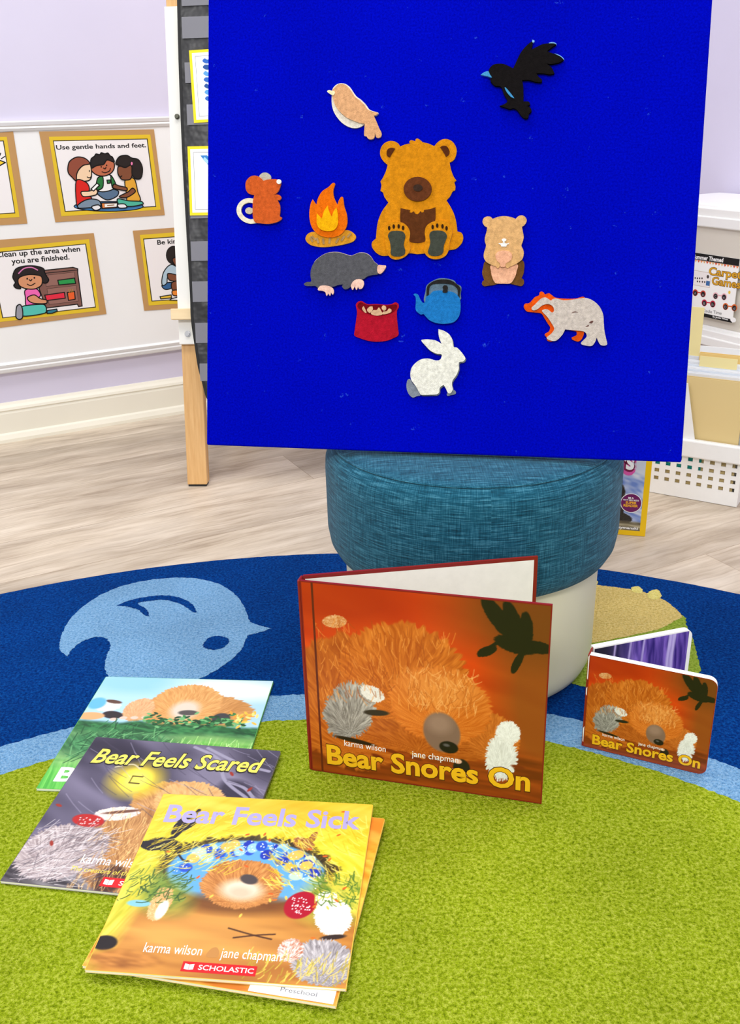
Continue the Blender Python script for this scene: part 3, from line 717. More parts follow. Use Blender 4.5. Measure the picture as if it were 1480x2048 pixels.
def pic_red(n):
    p = Pic(n, int(n * .94), (206, 62, 10))
    p.furput(np.ones_like(p.X), (200, 50, 6), (230, 84, 18), .3, .08, .4, 4, .7)
    p.put(p.em(1.0, .42, .20, .62, 0, .9) * .8, (134, 74, 24)); p.put(p.em(.97, .03, .36, .24, 0, .8) * .8, (112, 60, 18)); p.put(p.em(.12, .06, .4, .16, 0, .9) * .7, (166, 40, 6))
    p.furput(p.band(.74, .08, .04), (112, 44, 10), (164, 70, 18), .05, .03, .25, 9)
    p.tuft(.18, .60, .28, .36, (166, 74, 14), (218, 124, 40), 0, .10, 2, 40)
    p.tuft(.42, .42, .27, .27, (172, 76, 12), (226, 130, 44), .1, .12, 4, 46)
    p.tuft(.48, .745, .30, .085, (158, 70, 14), (210, 116, 40), .1, .08, 6, 40)
    p.tuft(.79, .68, .11, .13, (170, 80, 20), (222, 128, 48), -.3, .12, 8, 30)
    p.tuft(.57, .55, .215, .20, (196, 92, 20), (236, 140, 56), .08, .12, 10, 50)
    p.put(p.em(.57, .47, .15, .09, .05, .9) * .45, (244, 168, 88))
    p.put(p.em(.58, .69, .078, .105, -.1, .12), (132, 102, 86)); p.put(p.em(.57, .645, .05, .05, 0, .9) * .7, (166, 134, 116))
    p.put(p.em(.61, .765, .040, .032, .1, .15), (26, 20, 18)); p.put(p.em(.60, .755, .014, .008, .1, .7) * .7, (120, 116, 116))
    p.tuft(.18, .64, .105, .165, (104, 100, 96), (204, 200, 194), .35, .22, 12, 26)
    p.tuft(.285, .53, .055, .038, (214, 210, 204), (250, 248, 244), .5, .2, 14, 14)
    p.put(p.em(.30, .63, .055, .016, -.1, .3), (34, 30, 22)); p.put(p.em(.20, .80, .09, .012, .12, .4), (36, 24, 14))
    p.tuft(.135, .18, .052, .032, (196, 110, 40), (244, 204, 160), -.2, .2, 16, 14)
    p.tuft(.83, .78, .064, .125, (210, 208, 202), (255, 254, 251), .06, .26, 18, 24)
    p.tuft(.855, .645, .05, .06, (220, 218, 212), (255, 254, 251), .06, .2, 20, 18)
    p.put(p.em(.665, .87, .036, .05, 0, .15), (34, 28, 22))
    for x, y in ((.635, .89), (.70, .90), (.65, .835)): p.put(p.em(x, y, .016, .013, 0, .3), (236, 186, 156))
    # a dark leafy twig
    p.line([(.73, .27), (.80, .20), (.88, .17), (1.0, .20)], .016, (28, 24, 12))
    for x, y, rx, ry, a in ((.80, .08, .115, .036, 1.0), (.86, .09, .105, .030, 1.25), (.91, .12, .085, .026, 1.5), (.87, .20, .085, .040, .25), (.95, .20, .07, .030, .1), (.76, .245, .045, .022, -.6), (.88, .285, .060, .016, 1.9)):
        p.put(p.em(x, y, rx, ry, a, .12, .10, 3), (28, 25, 13))
    for x, y, a in ((.36, .83, .2), (.47, .85, .3), (.54, .92, -.1), (.3, .87, .3), (.9, .9, .1), (.45, .97, .1), (.9, .82, .1)): p.put(p.em(x, y, .028, .010, a, .5), (122, 46, 14))
    p.line([(.45, .825), (.50, .842)], .014, (206, 134, 50))
    p.strokes(260, .05, .2, .62, .6, -1.7, .35, .05, .0022, [(240, 158, 76), (164, 74, 18), (232, 142, 58)], 5)
    p.strokes(160, .44, .38, .72, .6, -1.5, .5, .045, .0020, [(250, 184, 110), (188, 96, 30)], 6)
    return p


def pic_green(n):
    p = Pic(n, n, (172, 212, 240))
    p.put(p.em(.78, .1, .35, .10, .05, .9) * .9, (238, 244, 250)); p.put(p.em(.2, .06, .3, .1, 0, .9) * .5, (116, 184, 232))
    p.tuft(.62, .32, .33, .17, (182, 122, 60), (222, 164, 98), .03, .08, 3, 44)
    p.tuft(.55, .25, .20, .19, (198, 136, 70), (234, 180, 112), 0, .09, 5, 40)
    p.tuft(.30, .32, .085, .11, (204, 146, 98), (236, 190, 142), .1, .12, 7, 24)
    p.put(p.em(.56, .31, .08, .085, .1, .6), (214, 202, 184)); p.put(p.em(.585, .335, .055, .024, 0, .3), (78, 74, 72)); p.put(p.em(.78, .38, .05, .05, 0, .2), (58, 58, 62))
    p.tuft(.11, .29, .08, .055, (206, 202, 196), (252, 250, 246), .1, .2, 9, 16); p.put(p.em(.135, .25, .05, .016, .2, .3), (92, 62, 50))
    p.put(p.em(.17, .375, .06, .034, .2, .2), (40, 34, 36)); p.put(p.em(.045, .27, .05, .055, 0, .3), (96, 178, 226)); p.put(p.em(.05, .39, .08, .035, 0, .2), (228, 168, 114))
    for x, y in ((.19, .415), (.24, .40), (.30, .395), (.36, .39)): p.put(p.em(x, y, .022, .014, 0, .3), (246, 196, 178))
    p.furput(p.band(.43, .03, .06, 9), (16, 74, 36), (56, 132, 72), .2, .02, .05, 11, 1.2)
    for i in range(150):
        r = np.random.default_rng(i); p.put(p.em(r.uniform(.36, .92), r.normal(.415, .026), .016, .008, r.uniform(-1, 1), .3), [(24, 92, 44), (48, 128, 66), (110, 176, 112), (12, 62, 32)][i % 4])
    p.furput(p.band(.53, .05, .04, 4), (96, 150, 84), (164, 196, 134), .1, .04, .25, 13)
    p.put(p.em(.8, .62, .4, .012, 0, .9), (60, 112, 58))
    p.furput(p.em(.80, .74, .38, .15, 0, .8), (98, 196, 62), (176, 232, 118), 1.7, .01, .12, 15)
    p.furput(p.em(.25, .63, .34, .11, 0, .7), (26, 84, 46), (76, 146, 90), .8, .02, .12, 17, 1.1)
    p.furput(p.band(.80, .14, .05, 4), (64, 164, 56), (124, 210, 94), 1.5, .012, .2, 19)
    p.strokes(150, .03, .5, .5, .82, -.9, .6, .10, .005, [(18, 74, 38), (50, 124, 70), (110, 176, 112)], 8)
    p.strokes(120, .5, .62, 1, .85, -1.5, .35, .08, .0028, [(190, 240, 140), (84, 180, 60), (220, 248, 180)], 9)
    for i in range(24):
        r = np.random.default_rng(i + 70); p.put(p.em(r.normal(.91, .035), r.normal(.37, .045), .019, .008, r.uniform(0, 3), .3), [(240, 190, 70), (228, 156, 50), (250, 220, 130)][i % 3])
    return p


def pic_dark(n):
    p = Pic(n, n, (84, 78, 98))
    p.furput(np.ones_like(p.X), (52, 48, 66), (124, 118, 142), .5, .14, .6, 3, 1.0)
    p.furput(p.band(.86, .12, .05), (46, 42, 46), (150, 146, 150), .3, .03, .25, 7, 1.0)
    p.put(p.em(.72, .22, .18, .14, .4, .9) * .6, (158, 152, 176)); p.put(p.em(.86, .32, .10, .07, .5, .5) * .8, (38, 34, 50)); p.put(p.em(.12, .10, .22, .08, .3, .9) * .7, (34, 30, 46)); p.put(p.em(.93, .12, .16, .1, .3, .9) * .6, (40, 36, 52))
    for q in (((.55, .02), (.70, .10), (.78, .25), (.92, .36)), ((.62, .02), (.82, .12), (.98, .16)), ((.8, .26), (.9, .30), (1.0, .42))): p.line(q, .018, (150, 146, 168))
    p.tuft(.62, .46, .25, .17, (166, 114, 62), (222, 172, 110), .25, .10, 11, 46)
    p.tuft(.52, .74, .25, .26, (150, 100, 54), (216, 166, 104), -.15, .12, 13, 56)
    p.tuft(.66, .42, .18, .14, (198, 148, 88), (234, 188, 126), .2, .09, 15, 40)
    p.put(p.em(.60, .54, .075, .06, -.2, .2), (222, 198, 160))
    p.put(p.em(.47, .93, .07, .08, .2, .3), (70, 44, 34)); p.tuft(.72, .82, .12, .2, (160, 110, 60), (220, 172, 108), .3, .12, 17, 30)
    p.tuft(.19, .80, .21, .17, (124, 108, 110), (216, 204, 202), -.3, .16, 19, 44)
    p.tuft(.34, .54, .11, .045, (206, 186, 178), (248, 240, 230), -.2, .14, 21, 20); p.put(p.em(.36, .525, .09, .010, -.25, .4), (110, 72, 56))
    p.put(p.em(.225, .60, .08, .04, .1, .15), (178, 28, 22))
    for i in range(20):
        r = np.random.default_rng(i + 3); p.put(p.em(r.uniform(.17, .28), r.uniform(.575, .625), .004, .004, 0, .5), (240, 200, 200))
    p.put(p.em(.34, .30, .12, .11, 0, .95), (236, 208, 36)); p.put(p.em(.34, .30, .07, .075, 0, .8), (253, 240, 96))
    p.line([(.315, .275), (.365, .275)], .010, (90, 74, 16)); p.line([(.315, .325), (.365, .325)], .010, (90, 74, 16)); p.line([(.315, .275), (.315, .325)], .006, (90, 74, 16)); p.line([(.2, .22), (.28, .19), (.33, .22)], .008, (206, 196, 160))
    p.strokes(320, .3, .5, .72, .98, 1.6, .35, .06, .0022, [(244, 206, 140), (146, 96, 50), (228, 180, 114)], 5)
    p.strokes(200, .0, .66, .36, 1.0, -.5, .4, .11, .0022, [(232, 226, 226), (96, 88, 94), (196, 186, 190)], 6)
    p.strokes(50, .0, .0, 1, .5, .6, .2, .2, .002, [(160, 154, 178), (64, 58, 78)], 7)
    for x, y in ((.04, .52), (.12, .76), (.8, .2), (.92, .3)): p.put(p.em(x, y, .018, .008, x * 9, .4), (150, 44, 26))
    return p


def pic_yellow(n):
    p = Pic(n, n, (240, 200, 36))
    p.furput(np.ones_like(p.X), (228, 186, 24), (250, 226, 76), -.6, .03, .25, 3, 1.0)
    p.furput(p.band(.0, .4) * (1 - p.band(.17, .2)), (238, 172, 38), (250, 212, 92), .1, .05, .35, 5)
    p.furput(p.em(.1, .40, .30, .16, .3, .9), (180, 190, 38), (236, 220, 76), -.7, .02, .15, 7)
    p.furput(p.em(.88, .42, .26, .18, -.3, .9), (204, 196, 38), (242, 226, 86), .7, .02, .15, 9)
    p.tuft(.5, .47, .40, .225, (40, 34, 18), (104, 90, 40), 0, .14, 11, 60)
    p.put(p.em(.5, .46, .34, .185, 0, .06), (96, 164, 220))
    for i in range(60):
        r = np.random.default_rng(i + 50); a = r.uniform(3.1, 6.3); q = r.uniform(.66, .98); u, v = .5 + .325 * q * math.cos(a), .47 + .18 * q * math.sin(a)
        p.put(p.em(u, v, .030, .025, a, .2), [(30, 54, 170), (150, 200, 234), (184, 212, 190), (70, 140, 208), (230, 184, 92), (40, 80, 192)][i % 6])
        for k in range(5): p.put(p.em(u + r.normal() * .014, v + r.normal() * .012, .0030, .0030, 0, .5), (228, 238, 250))
    p.furput(p.band(.605, .06, .03), (158, 96, 34), (212, 148, 64), .05, .05, .3, 13, .8)
    p.put(p.em(.40, .80, .40, .12, 0, .95) * .5, (226, 170, 90)); p.put(p.em(.5, .64, .25, .05, 0, .8) * .7, (92, 50, 18))
    p.furput(p.em(.14, .60, .17, .09, .4, .8), (92, 124, 46), (164, 174, 64), -.7, .02, .08, 15, 1.1)
    p.furput(p.em(.92, .58, .16, .12, -.3, .8), (126, 150, 44), (228, 210, 76), .7, .02, .1, 17, 1.1)
    p.furput(p.em(.03, .60, .08, .36, .1, .8), (190, 184, 46), (240, 220, 86), -1.2, .02, .1, 18)
    p.tuft(.50, .525, .175, .135, (158, 96, 42), (222, 156, 84), .05, .10, 19, 50)
    p.put(p.em(.505, .56, .088, .055, .05, .7), (232, 214, 188)); p.put(p.em(.525, .50, .040, .026, .3, .3), (74, 66, 64)); p.put(p.em(.505, .575, .05, .03, .1, .9) * .5, (190, 160, 128))
    p.tuft(.19, .66, .045, .088, (210, 142, 72), (248, 212, 158), .1, .16, 21, 20); p.put(p.em(.205, .69, .022, .05, .1, .35), (250, 240, 222)); p.put(p.em(.10, .665, .05, .018, 0, .3), (130, 192, 212)); p.put(p.em(.185, .595, .028, .022, 0, .3), (226, 170, 110))
    p.put(p.em(.765, .62, .062, .075, .5, .1), (168, 18, 36))
    for i in range(40):
        r = np.random.default_rng(i + 9); p.put(p.em(.765 + r.normal() * .026, .62 + r.normal() * .03, .0032, .0032, 0, .5), (246, 228, 228))
    p.tuft(.905, .665, .075, .105, (226, 216, 198), (255, 251, 242), -.3, .16, 23, 28)
    p.tuft(.865, .575, .045, .035, (236, 228, 212), (255, 252, 244), -.3, .16, 24, 16); p.put(p.em(.92, .77, .05, .012, -.2, .4), (50, 38, 28))
    p.tuft(.90, .89, .125, .105, (108, 102, 104), (206, 202, 202), .2, .18, 25, 34)
    p.tuft(.765, .845, .05, .055, (176, 106, 76), (250, 240, 232), .2, .14, 27, 10, 1.5)
    p.put(p.em(.03, .87, .05, .035, 0, .2), (30, 24, 22)); p.furput(p.em(.12, .94, .14, .04, 0, .6), (128, 72, 24), (200, 134, 60), .1, .02, .08, 28)
    p.line([(.05, .36), (.09, .31), (.14, .27), (.20, .10)], .020, (36, 34, 38))
    for x, y, rx, ry, a in ((.15, .19, .085, .020, -1.15), (.18, .20, .070, .018, -.95), (.13, .20, .06, .016, -1.4), (.10, .325, .075, .040, .1), (.04, .34, .05, .026, .3), (.155, .33, .034, .026, .2)):
        p.put(p.em(x, y, rx, ry, a, .14, .12, 3), (36, 34, 38))
    p.line([(.12, .36), (.14, .42), (.13, .46)], .010, (40, 38, 40)); p.line([(.17, .36), (.21, .41), (.24, .42)], .010, (40, 38, 40))
    p.tuft(.72, .275, .055, .034, (120, 70, 28), (206, 150, 88), .5, .2, 31, 16); p.tuft(.755, .235, .016, .04, (110, 62, 24), (206, 150, 88), .3, .2, 33, 10)
    p.line([(.50, .76), (.60, .785), (.68, .80)], .007, (74, 42, 18)); p.line([(.53, .805), (.62, .785), (.69, .775)], .007, (74, 42, 18))
    p.strokes(240, .0, .12, .42, .5, -.7, .3, .07, .0028, [(250, 236, 120), (204, 178, 26), (238, 210, 56)], 11)
    p.strokes(240, .62, .12, 1, .55, .7 - math.pi, .3, .07, .0028, [(250, 236, 120), (204, 178, 26), (238, 210, 56)], 12)
    p.strokes(110, .0, .5, .28, .66, -.9, .6, .045, .0045, [(70, 104, 40), (124, 150, 62), (40, 76, 34)], 13)
    p.strokes(110, .82, .47, 1., .63, -2.1, .6, .045, .0045, [(110, 140, 40), (200, 194, 64), (70, 110, 40)], 14)
    p.strokes(90, .6, .88, 1., 1.0, -1.3, .3, .05, .003, [(236, 208, 86), (176, 156, 44)], 15)
    for i in range(30):
        r = np.random.default_rng(i + 200); p.put(p.em(r.uniform(.05, .95), r.uniform(.02, .85), .011, .005, r.uniform(0, 3), .4), [(226, 96, 30), (242, 196, 80), (206, 110, 30)][i % 3])
    return p


def pic_orange(n):
    p = Pic(n, n, (240, 176, 40)); p.furput(np.ones_like(p.X), (224, 140, 30), (250, 206, 80), .4, .03, .3, 3, 1.1)
    p.put(p.em(.95, .06, .12, .1, 0, .8) * .5, (236, 130, 50)); p.furput(p.band(.86, .1, .05), (196, 110, 30), (240, 184, 80), .2, .02, .2, 5); return p


def pic_night(n):
    p = Pic(n, int(n * .9), (84, 58, 150)); p.furput(np.ones_like(p.X), (46, 26, 106), (136, 104, 196), 1.5, .03, .3, 3, 1.1)
    p.put(1 - np.clip((p.X - .1) / .35, 0, 1), (26, 22, 40)); p.put(p.em(.5, .62, .34, .30, 0, .2), (140, 116, 206)); p.put(p.em(.55, .52, .1, .06, 0, .2), (140, 96, 66))
    for x in (.22, .38, .52, .8, .84): p.line([(x, 0), (x - .01, .3), (x + .01, .62)], .02 + .02 * (x > .7), (196, 180, 228))
    return p


def pic_reader(n):
    p = Pic(n, int(n * 1.5), (150, 172, 214)); p.furput(np.ones_like(p.X), (112, 140, 206), (228, 232, 240), .2, .05, .2, 3, 1.3)
    p.put(p.em(.9, .30, .5, .14, 0, .8), (206, 212, 222))
    p.tuft(.46, .72, .30, .30, (24, 22, 20), (70, 62, 56), .6, .08, 5, 40); p.tuft(.66, .87, .22, .055, (22, 20, 18), (62, 56, 50), .1, .08, 7, 30)
    p.put(p.em(.34, .40, .26, .12, 0, .2), (48, 40, 34)); p.furput(p.band(.905, .02, .02), (96, 88, 66), (188, 178, 146), .05, .02, .2, 9); return p


# ------------------------------------------------------------------ books
WHITE, BLACK = C(250, 250, 248), C(14, 13, 13)


def banner(m, A, w, h, z):
    x, y = A; m.poly([(x, y), (x + w, y), (x + w, y + h), (x, y + h)], z, M_PRINT, C(206, 22, 26))
    m.text('SCHOLASTIC', (x + w * .225, y + h * .27), (x + w * .965, y + h * .27), h * .48, z + 8e-5, M_PRINT, WHITE, bold=.012)
    bx0, by0, s = x + w * .035, y + h * .25, h
    m.poly([(bx0, by0), (bx0 + .38 * s, by0 - .06 * s), (bx0 + .38 * s, by0 + .46 * s), (bx0, by0 + .54 * s)], z + 8e-5, M_PRINT, WHITE)
    m.poly([(bx0 + .42 * s, by0 - .06 * s), (bx0 + .80 * s, by0), (bx0 + .80 * s, by0 + .54 * s), (bx0 + .42 * s, by0 + .46 * s)], z + 8e-5, M_PRINT, WHITE)


def paperback(label, BL, BR, TL, zs, w, h, pic, deco, edge, thick=0.0032):
    """a thin stapled picture book lying flat; zs are the heights of three corners of its underside"""
    g = lambda p, z: Vector((p[0], p[1], z)) if abs(p[0]) < 3 and abs(p[1]) < 3 else at(*p, z)
    a = g(BL, zs[0] + thick); b = g(BR, zs[1] + thick); c = g(TL, zs[2] + thick)
    M = frame(a - Vector((0, 0, thick)), b - a, c - a)
    r = thing('paperback_book', label, 'book', M, 'thin paperback picture books on the rug')

    def outline(x0, y0, x1, y1, rr):
        return [(x0, y0), (x1, y0)] + [(x1 - rr + rr * math.cos(t), y1 - rr + rr * math.sin(t)) for t in (0, .5, 1, 1.57)] + [(x0 + rr - rr * math.sin(t), y1 - rr + rr * math.cos(t)) for t in (0, .5, 1, 1.57)]
    m = MB(); m.prism(outline(0, 0, w, h, .002), 0, .0004, M_CARD, edge, C(228, 224, 214)); m.build('back_cover', r)
    m = MB(); m.prism(outline(.0004, .0004, w - .0008, h - .0006, .002), .0004, thick - .0005, M_PAPER, C(240, 236, 226)); m.build('page_block', r)
    m = MB(); m.prism(outline(0, 0, w, h, .002), thick - .0005, thick, M_PRINT, edge, C(232, 226, 214))
    m.grid(pic.lin(), .0006, .0006, w - .0012, h - .0012, thick + .00006, M_PRINT)
    deco(m, w, h, thick + .00016); m.build('front_cover', r)
    return r


NPX = 300


def deco_green(m, w, h, z):
    m.text('Bear', (.062 * w, .062 * h), (.40 * w, .062 * h), .105 * h, z, M_PRINT, WHITE, bold=.03)
    m.text('karma wilson', (.16 * w, .205 * h), (.50 * w, .205 * h), .038 * h, z, M_PRINT, WHITE)


def deco_dark(m, w, h, z):
    m.text('Bear Feels Scared', (.055 * w, .795 * h), (.945 * w, .82 * h), .115 * h, z, M_PRINT, C(30, 26, 30), bold=.05, shear=.25)
    m.text('Bear Feels Scared', (.058 * w, .80 * h), (.942 * w, .825 * h), .108 * h, z + 8e-5, M_PRINT, C(246, 232, 92), bold=.02, shear=.25)
    m.text('karma wilson', (.30 * w, .145 * h), (.60 * w, .145 * h), .052 * h, z, M_PRINT, WHITE)
    m.text('jane chapman', (.68 * w, .145 * h), (.98 * w, .145 * h), .052 * h, z, M_PRINT, WHITE)
    m.text('The creators of the internationally bestselling', (.275 * w, .098 * h), (.93 * w, .098 * h), .026 * h, z, M_PRINT, C(240, 214, 80), shear=.2)
    banner(m, (.44 * w, .028 * h), .36 * w, .052 * h, z)


def deco_sick(m, w, h, z):
    m.text('Bear Feels Sick', (.055 * w, .815 * h), (.955 * w, .835 * h), .112 * h, z, M_PRINT, C(172, 164, 216), bold=.026)
    m.text('karma wilson', (.195 * w, .100 * h), (.425 * w, .102 * h), .046 * h, z, M_PRINT, WHITE)
    m.text('jane chapman', (.50 * w, .100 * h), (.735 * w, .100 * h), .046 * h, z, M_PRINT, WHITE)
    m.poly(spline([(.445 * w, .10 * h), (.455 * w, .135 * h), (.475 * w, .145 * h), (.49 * w, .125 * h), (.488 * w, .098 * h)], 4), z, M_PRINT, C(186, 130, 66))
    banner(m, (.365 * w, .025 * h), .288 * w, .046 * h, z)


paperback('green and blue picture book lying on the rug, furthest from the camera', (72, 1577), (418, 1590), (212, 1354), (RZ, RZ, RZ), .2445, .242, pic_green(NPX), deco_green, C(86, 170, 70))
paperback('dark purple picture book with yellow title, overlapping the green picture book', (0, 1762), (420, 1806), (183, 1477), (RZ + .0010, RZ + .0010, RZ + .0062), .2445, .242, pic_dark(NPX), deco_dark, C(86, 80, 92))

uBR = at(672, 2015, RZ + .006); uTR = at(770, 1645, RZ + .006); uu = (uTR - uBR).normalized(); ux = Vector((uu.y, -uu.x, 0))
uBL = uBR - ux * .2455; uTL = uBL + uu * .242
ub = paperback('orange yellow picture book mostly hidden under the yellow one, with a white sticker', uBL[:2], uBR[:2], uTL[:2], (RZ + .0048, RZ + .0041, RZ + .0082), .2455, .240, pic_orange(90), lambda m, w, h, z: None, C(240, 190, 70))
m = MB(); m.prism([(.163, .0015), (.2425, .0015), (.2425, .034), (.163, .034)], .00335, .00350, M_CARD, WHITE)
m.text('Preschool', (.192, .0062), (.226, .0062), .0046, .00368, M_CARD, C(120, 120, 126))
o = m.build('sticker', ub); o['label'] = 'white sticker with grey print'
paperback('yellow picture book with lavender title lying on top of the pile nearest the camera', (169, 1940), (689, 1978), (322, 1590), (RZ + .0092, RZ + .0085, RZ + .0126), .2455, .241, pic_yellow(NPX + 30), deco_sick, C(236, 190, 60))

# upright hardcover, standing open
O = at(624, 1540, RZ); E = at(1083, 1608, RZ); hx = (E - O).normalized(); hw, hh = (E - O).length, .2605
MH = frame(O, hx, (0, 0, 1)); MHI = MH.inverted(); RED = C(132, 26, 22)
hb = thing('hardcover_book', 'large orange red hardcover picture book standing open in front of the footstool', 'book', MH)
ZU = RZ + hh
m = MB(); m.box((0, 0, -.003), (hw, hh, 0), M_PRINT, RED)
pr_ = pic_red(NPX + 40); m.grid(pr_.lin(), .0015, .0015, hw - .003, hh - .003, .00008, M_PRINT)
m.poly([(.0125, .001), (.0150, .001), (.0150, hh - .001), (.0125, hh - .001)], .00016, M_PRINT, C(96, 30, 14))


def deco_snore(m, w, h, z, k=1.0):
    m.text('Bear Snores On', (.072 * w, .053 * h), (.952 * w, .060 * h), .108 * h, z, M_PRINT, C(90, 40, 12), bold=.05)
    m.text('Bear Snores On', (.074 * w, .056 * h), (.950 * w, .063 * h), .104 * h, z + 8e-5, M_PRINT, C(242, 184, 30), bold=.03)
    m.text('karma wilson', (.155 * w, .168 * h), (.338 * w, .164 * h), .034 * h, z + 8e-5, M_PRINT, WHITE)
    m.text('jane chapman', (.452 * w, .160 * h), (.650 * w, .160 * h), .034 * h, z + 8e-5, M_PRINT, WHITE)


deco_snore(m, hw, hh, .0003); o = m.build('front_cover', hb)
m = MB(); m.box((-.0035, 0, -.0135), (-.0002, hh, 0), M_PRINT, RED); bevel(m.build('spine', hb), .0012)
hp = O - Vector((MH[0][2], MH[1][2], MH[2][2])) * .0120
bp = at(1076, 1113, ZU); bdir = Vector((bp.x - hp.x, bp.y - hp.y, 0)); bw = bdir.length
MK = frame(hp, bdir, (0, 0, 1))
m = MB(); m.box((0, 0, -.003), (bw, hh, 0), M_PRINT, RED); m.poly([(.002, .004), (bw - .0045, .004), (bw - .0045, hh - .004), (.002, hh - .004)], .0002, M_PAPER, C(238, 234, 224))
m.build('back_cover', hb, M=MHI @ MK)
m = MB(); m.box((.002, .004, -.0066), (hw - .004, hh - .005, -.0034), M_PAPER, C(240, 236, 226)); m.build('page_block', hb)

# upright board book, standing open
O = at(1166, 1492, RZ); E = at(1411, 1551, RZ); hx = (E - O).normalized(); hw = (E - O).length; hh = .1330
MH = frame(O, hx, (0, 0, 1)); MHI = MH.inverted()
kb = thing('board_book', 'small orange red board book standing open at the right on the rug', 'book', MH)


def rounded(w, h, r, x0=0.0):
    return [(x0, 0)] + [(w - r + r * math.sin(t), r - r * math.cos(t)) for t in np.linspace(0, math.pi / 2, 7)] + [(w - r + r * math.cos(t), h - r + r * math.sin(t)) for t in np.linspace(0, math.pi / 2, 7)] + [(x0, h)]


m = MB(); m.prism(rounded(hw, hh, .010), -.0022, 0, M_PRINT, C(150, 44, 14), WHITE)
pk = Pic(2, 2, (0, 0, 0)); pk = pic_red(190); img = pk.lin()
# the printed face follows the rounded corners: built as a fine grid with the corner cells left away
gm = MB(); gm.grid(img, .001, .001, hw - .002, hh - .002, .00008, M_PRINT)
keep = []
for fi, fc in enumerate(gm.f):
    cx_ = sum(gm.v[i][0] for i in fc) / 4; cy_ = sum(gm.v[i][1] for i in fc) / 4; r_ = .0105
    dx_ = cx_ - (hw - r_); dy_ = max(r_ - cy_, cy_ - (hh - r_))
    if dx_ > 0 and dy_ > 0 and math.hypot(dx_, dy_) > r_ - .0008: continue
    keep.append(fc)
o_ = len(m.v); k_ = m.mi(M_PRINT); m.v += gm.v; m.c += gm.c; m.f += [tuple(o_ + i for i in q) for q in keep]; m.fm += [k_] * len(keep); m.sm += [False] * len(keep)
deco_snore(m, hw, hh, .0003); m.build('front_cover', kb)
m = MB(); m.prism(rounded(hw - .001, hh - .0008, .010), -.0090, -.0024, M_PAPER, C(250, 248, 240), C(250, 248, 240)); m.build('front_pages', kb)['label'] = 'thick white board pages behind the front cover'
hp = O - Vector((MH[0][2], MH[1][2], 0)) * .0180 + hx * .001
bp = at(1386, 1258, RZ + hh); bdir = Vector((bp.x - hp.x, bp.y - hp.y, 0)); bw = min(bdir.length, .155)
MK = frame(hp, bdir, (0, 0, 1))
m = MB(); m.prism(rounded(bw, hh, .010), -.0075, 0, M_PAPER, C(250, 248, 240), C(250, 248, 240))
gm = MB(); gm.grid(pic_night(90).lin(), .001, .001, bw - .006, hh - .003, .0001, M_PRINT)
o_ = len(m.v); k_ = m.mi(M_PRINT); m.v += gm.v; m.c += gm.c; m.f += [tuple(o_ + i for i in q) for q in gm.f]; m.fm += [k_] * len(gm.f); m.sm += [False] * len(gm.f)
m.build('back_pages', kb, M=MHI @ MK)['label'] = 'back board pages with a purple picture'
m = MB(); m.box((-.0022, 0, -.0190), (-.0001, hh, -.0002), M_PRINT, C(140, 34, 18))
for y0, y1 in ((.075, .088), (.098, .133), (.006, .03)): m.poly([(-.0002, y0), (-.0002, y1), (-.0014, y1 - .003), (-.0012, y0 + .002)], .0, M_PAPER, WHITE)
bevel(m.build('spine', kb), .0006)

# slim reader with a yellow border on the floor
E = at(1290, 1073, 0.0008); O = at(1228, 1068, 0.0008); hx = (E - O).normalized(); hw, hh = .150, .226
O = E - hx * hw; MH = frame(O, hx, (0, 0, 1)); MHI = MH.inverted()
nb = thing('reader_book', 'yellow bordered reader with a dark animal picture, standing behind the footstool', 'book', MH)
m = MB(); YEL = C(246, 200, 8); m.box((0, 0, -.0008), (hw, hh, 0), M_PRINT, YEL)
m.grid(pic_reader(130).lin(), .0095, .0100, hw - .020, hh - .020, .00008, M_PRINT)
m.text('Bears', (.028, .132), (.123, .130), .040, .0002, M_PRINT, C(222, 90, 168), bold=.17)
m.text('Bears', (.030, .134), (.121, .132), .036, .0003, M_PRINT, C(120, 16, 70), bold=.09)
m.text('Bears', (.032, .135), (.119, .133), .034, .0004, M_PRINT, WHITE, bold=.03)
bcx, bcy = .1195, .066
m.poly(ell(bcx, bcy, .0195, .0195, 0, 40), .0005, M_PRINT, WHITE); m.poly(ell(bcx, bcy, .0182, .0182, 0, 40), .0006, M_PRINT, C(112, 18, 92))
m.text('BE A', (bcx - .006, bcy + .0085), (bcx + .004, bcy + .0085), .0034, .0007, M_PRINT, WHITE, bold=.04)
m.text('NAT GEO KIDS', (bcx - .0145, bcy + .0045), (bcx + .0135, bcy + .0045), .0028, .0007, M_PRINT, WHITE, bold=.03)
m.text('SUPER', (bcx - .010, bcy - .0015), (bcx + .010, bcy - .0015), .0045, .0007, M_PRINT, C(244, 176, 40), bold=.05)
m.text('READER', (bcx - .0135, bcy - .0075), (bcx + .0130, bcy - .0075), .0045, .0007, M_PRINT, C(244, 176, 40), bold=.05)
m.text('Jennifer Szymanski', (.060, .0128), (.136, .0128), .0050, .0003, M_PRINT, WHITE, bold=.03)
m.build('front_cover', nb)
m = MB(); m.box((.001, .001, -.0030), (hw - .001, hh - .001, -.0009), M_PAPER, C(240, 238, 230)); m.build('page_block', nb)
MK = frame(O - Vector((MH[0][2], MH[1][2], 0)) * .0045, hx * math.cos(.42) - Vector((MH[0][2], MH[1][2], 0)) * math.sin(.42), (0, 0, 1))
m = MB(); m.box((0, 0, -.0008), (hw, hh, 0), M_PRINT, YEL); m.build('back_cover', nb, M=MHI @ MK)
m = MB(); m.box((-.0009, 0, -.0050), (-.0001, hh, 0), M_PRINT, YEL); m.build('spine', nb)

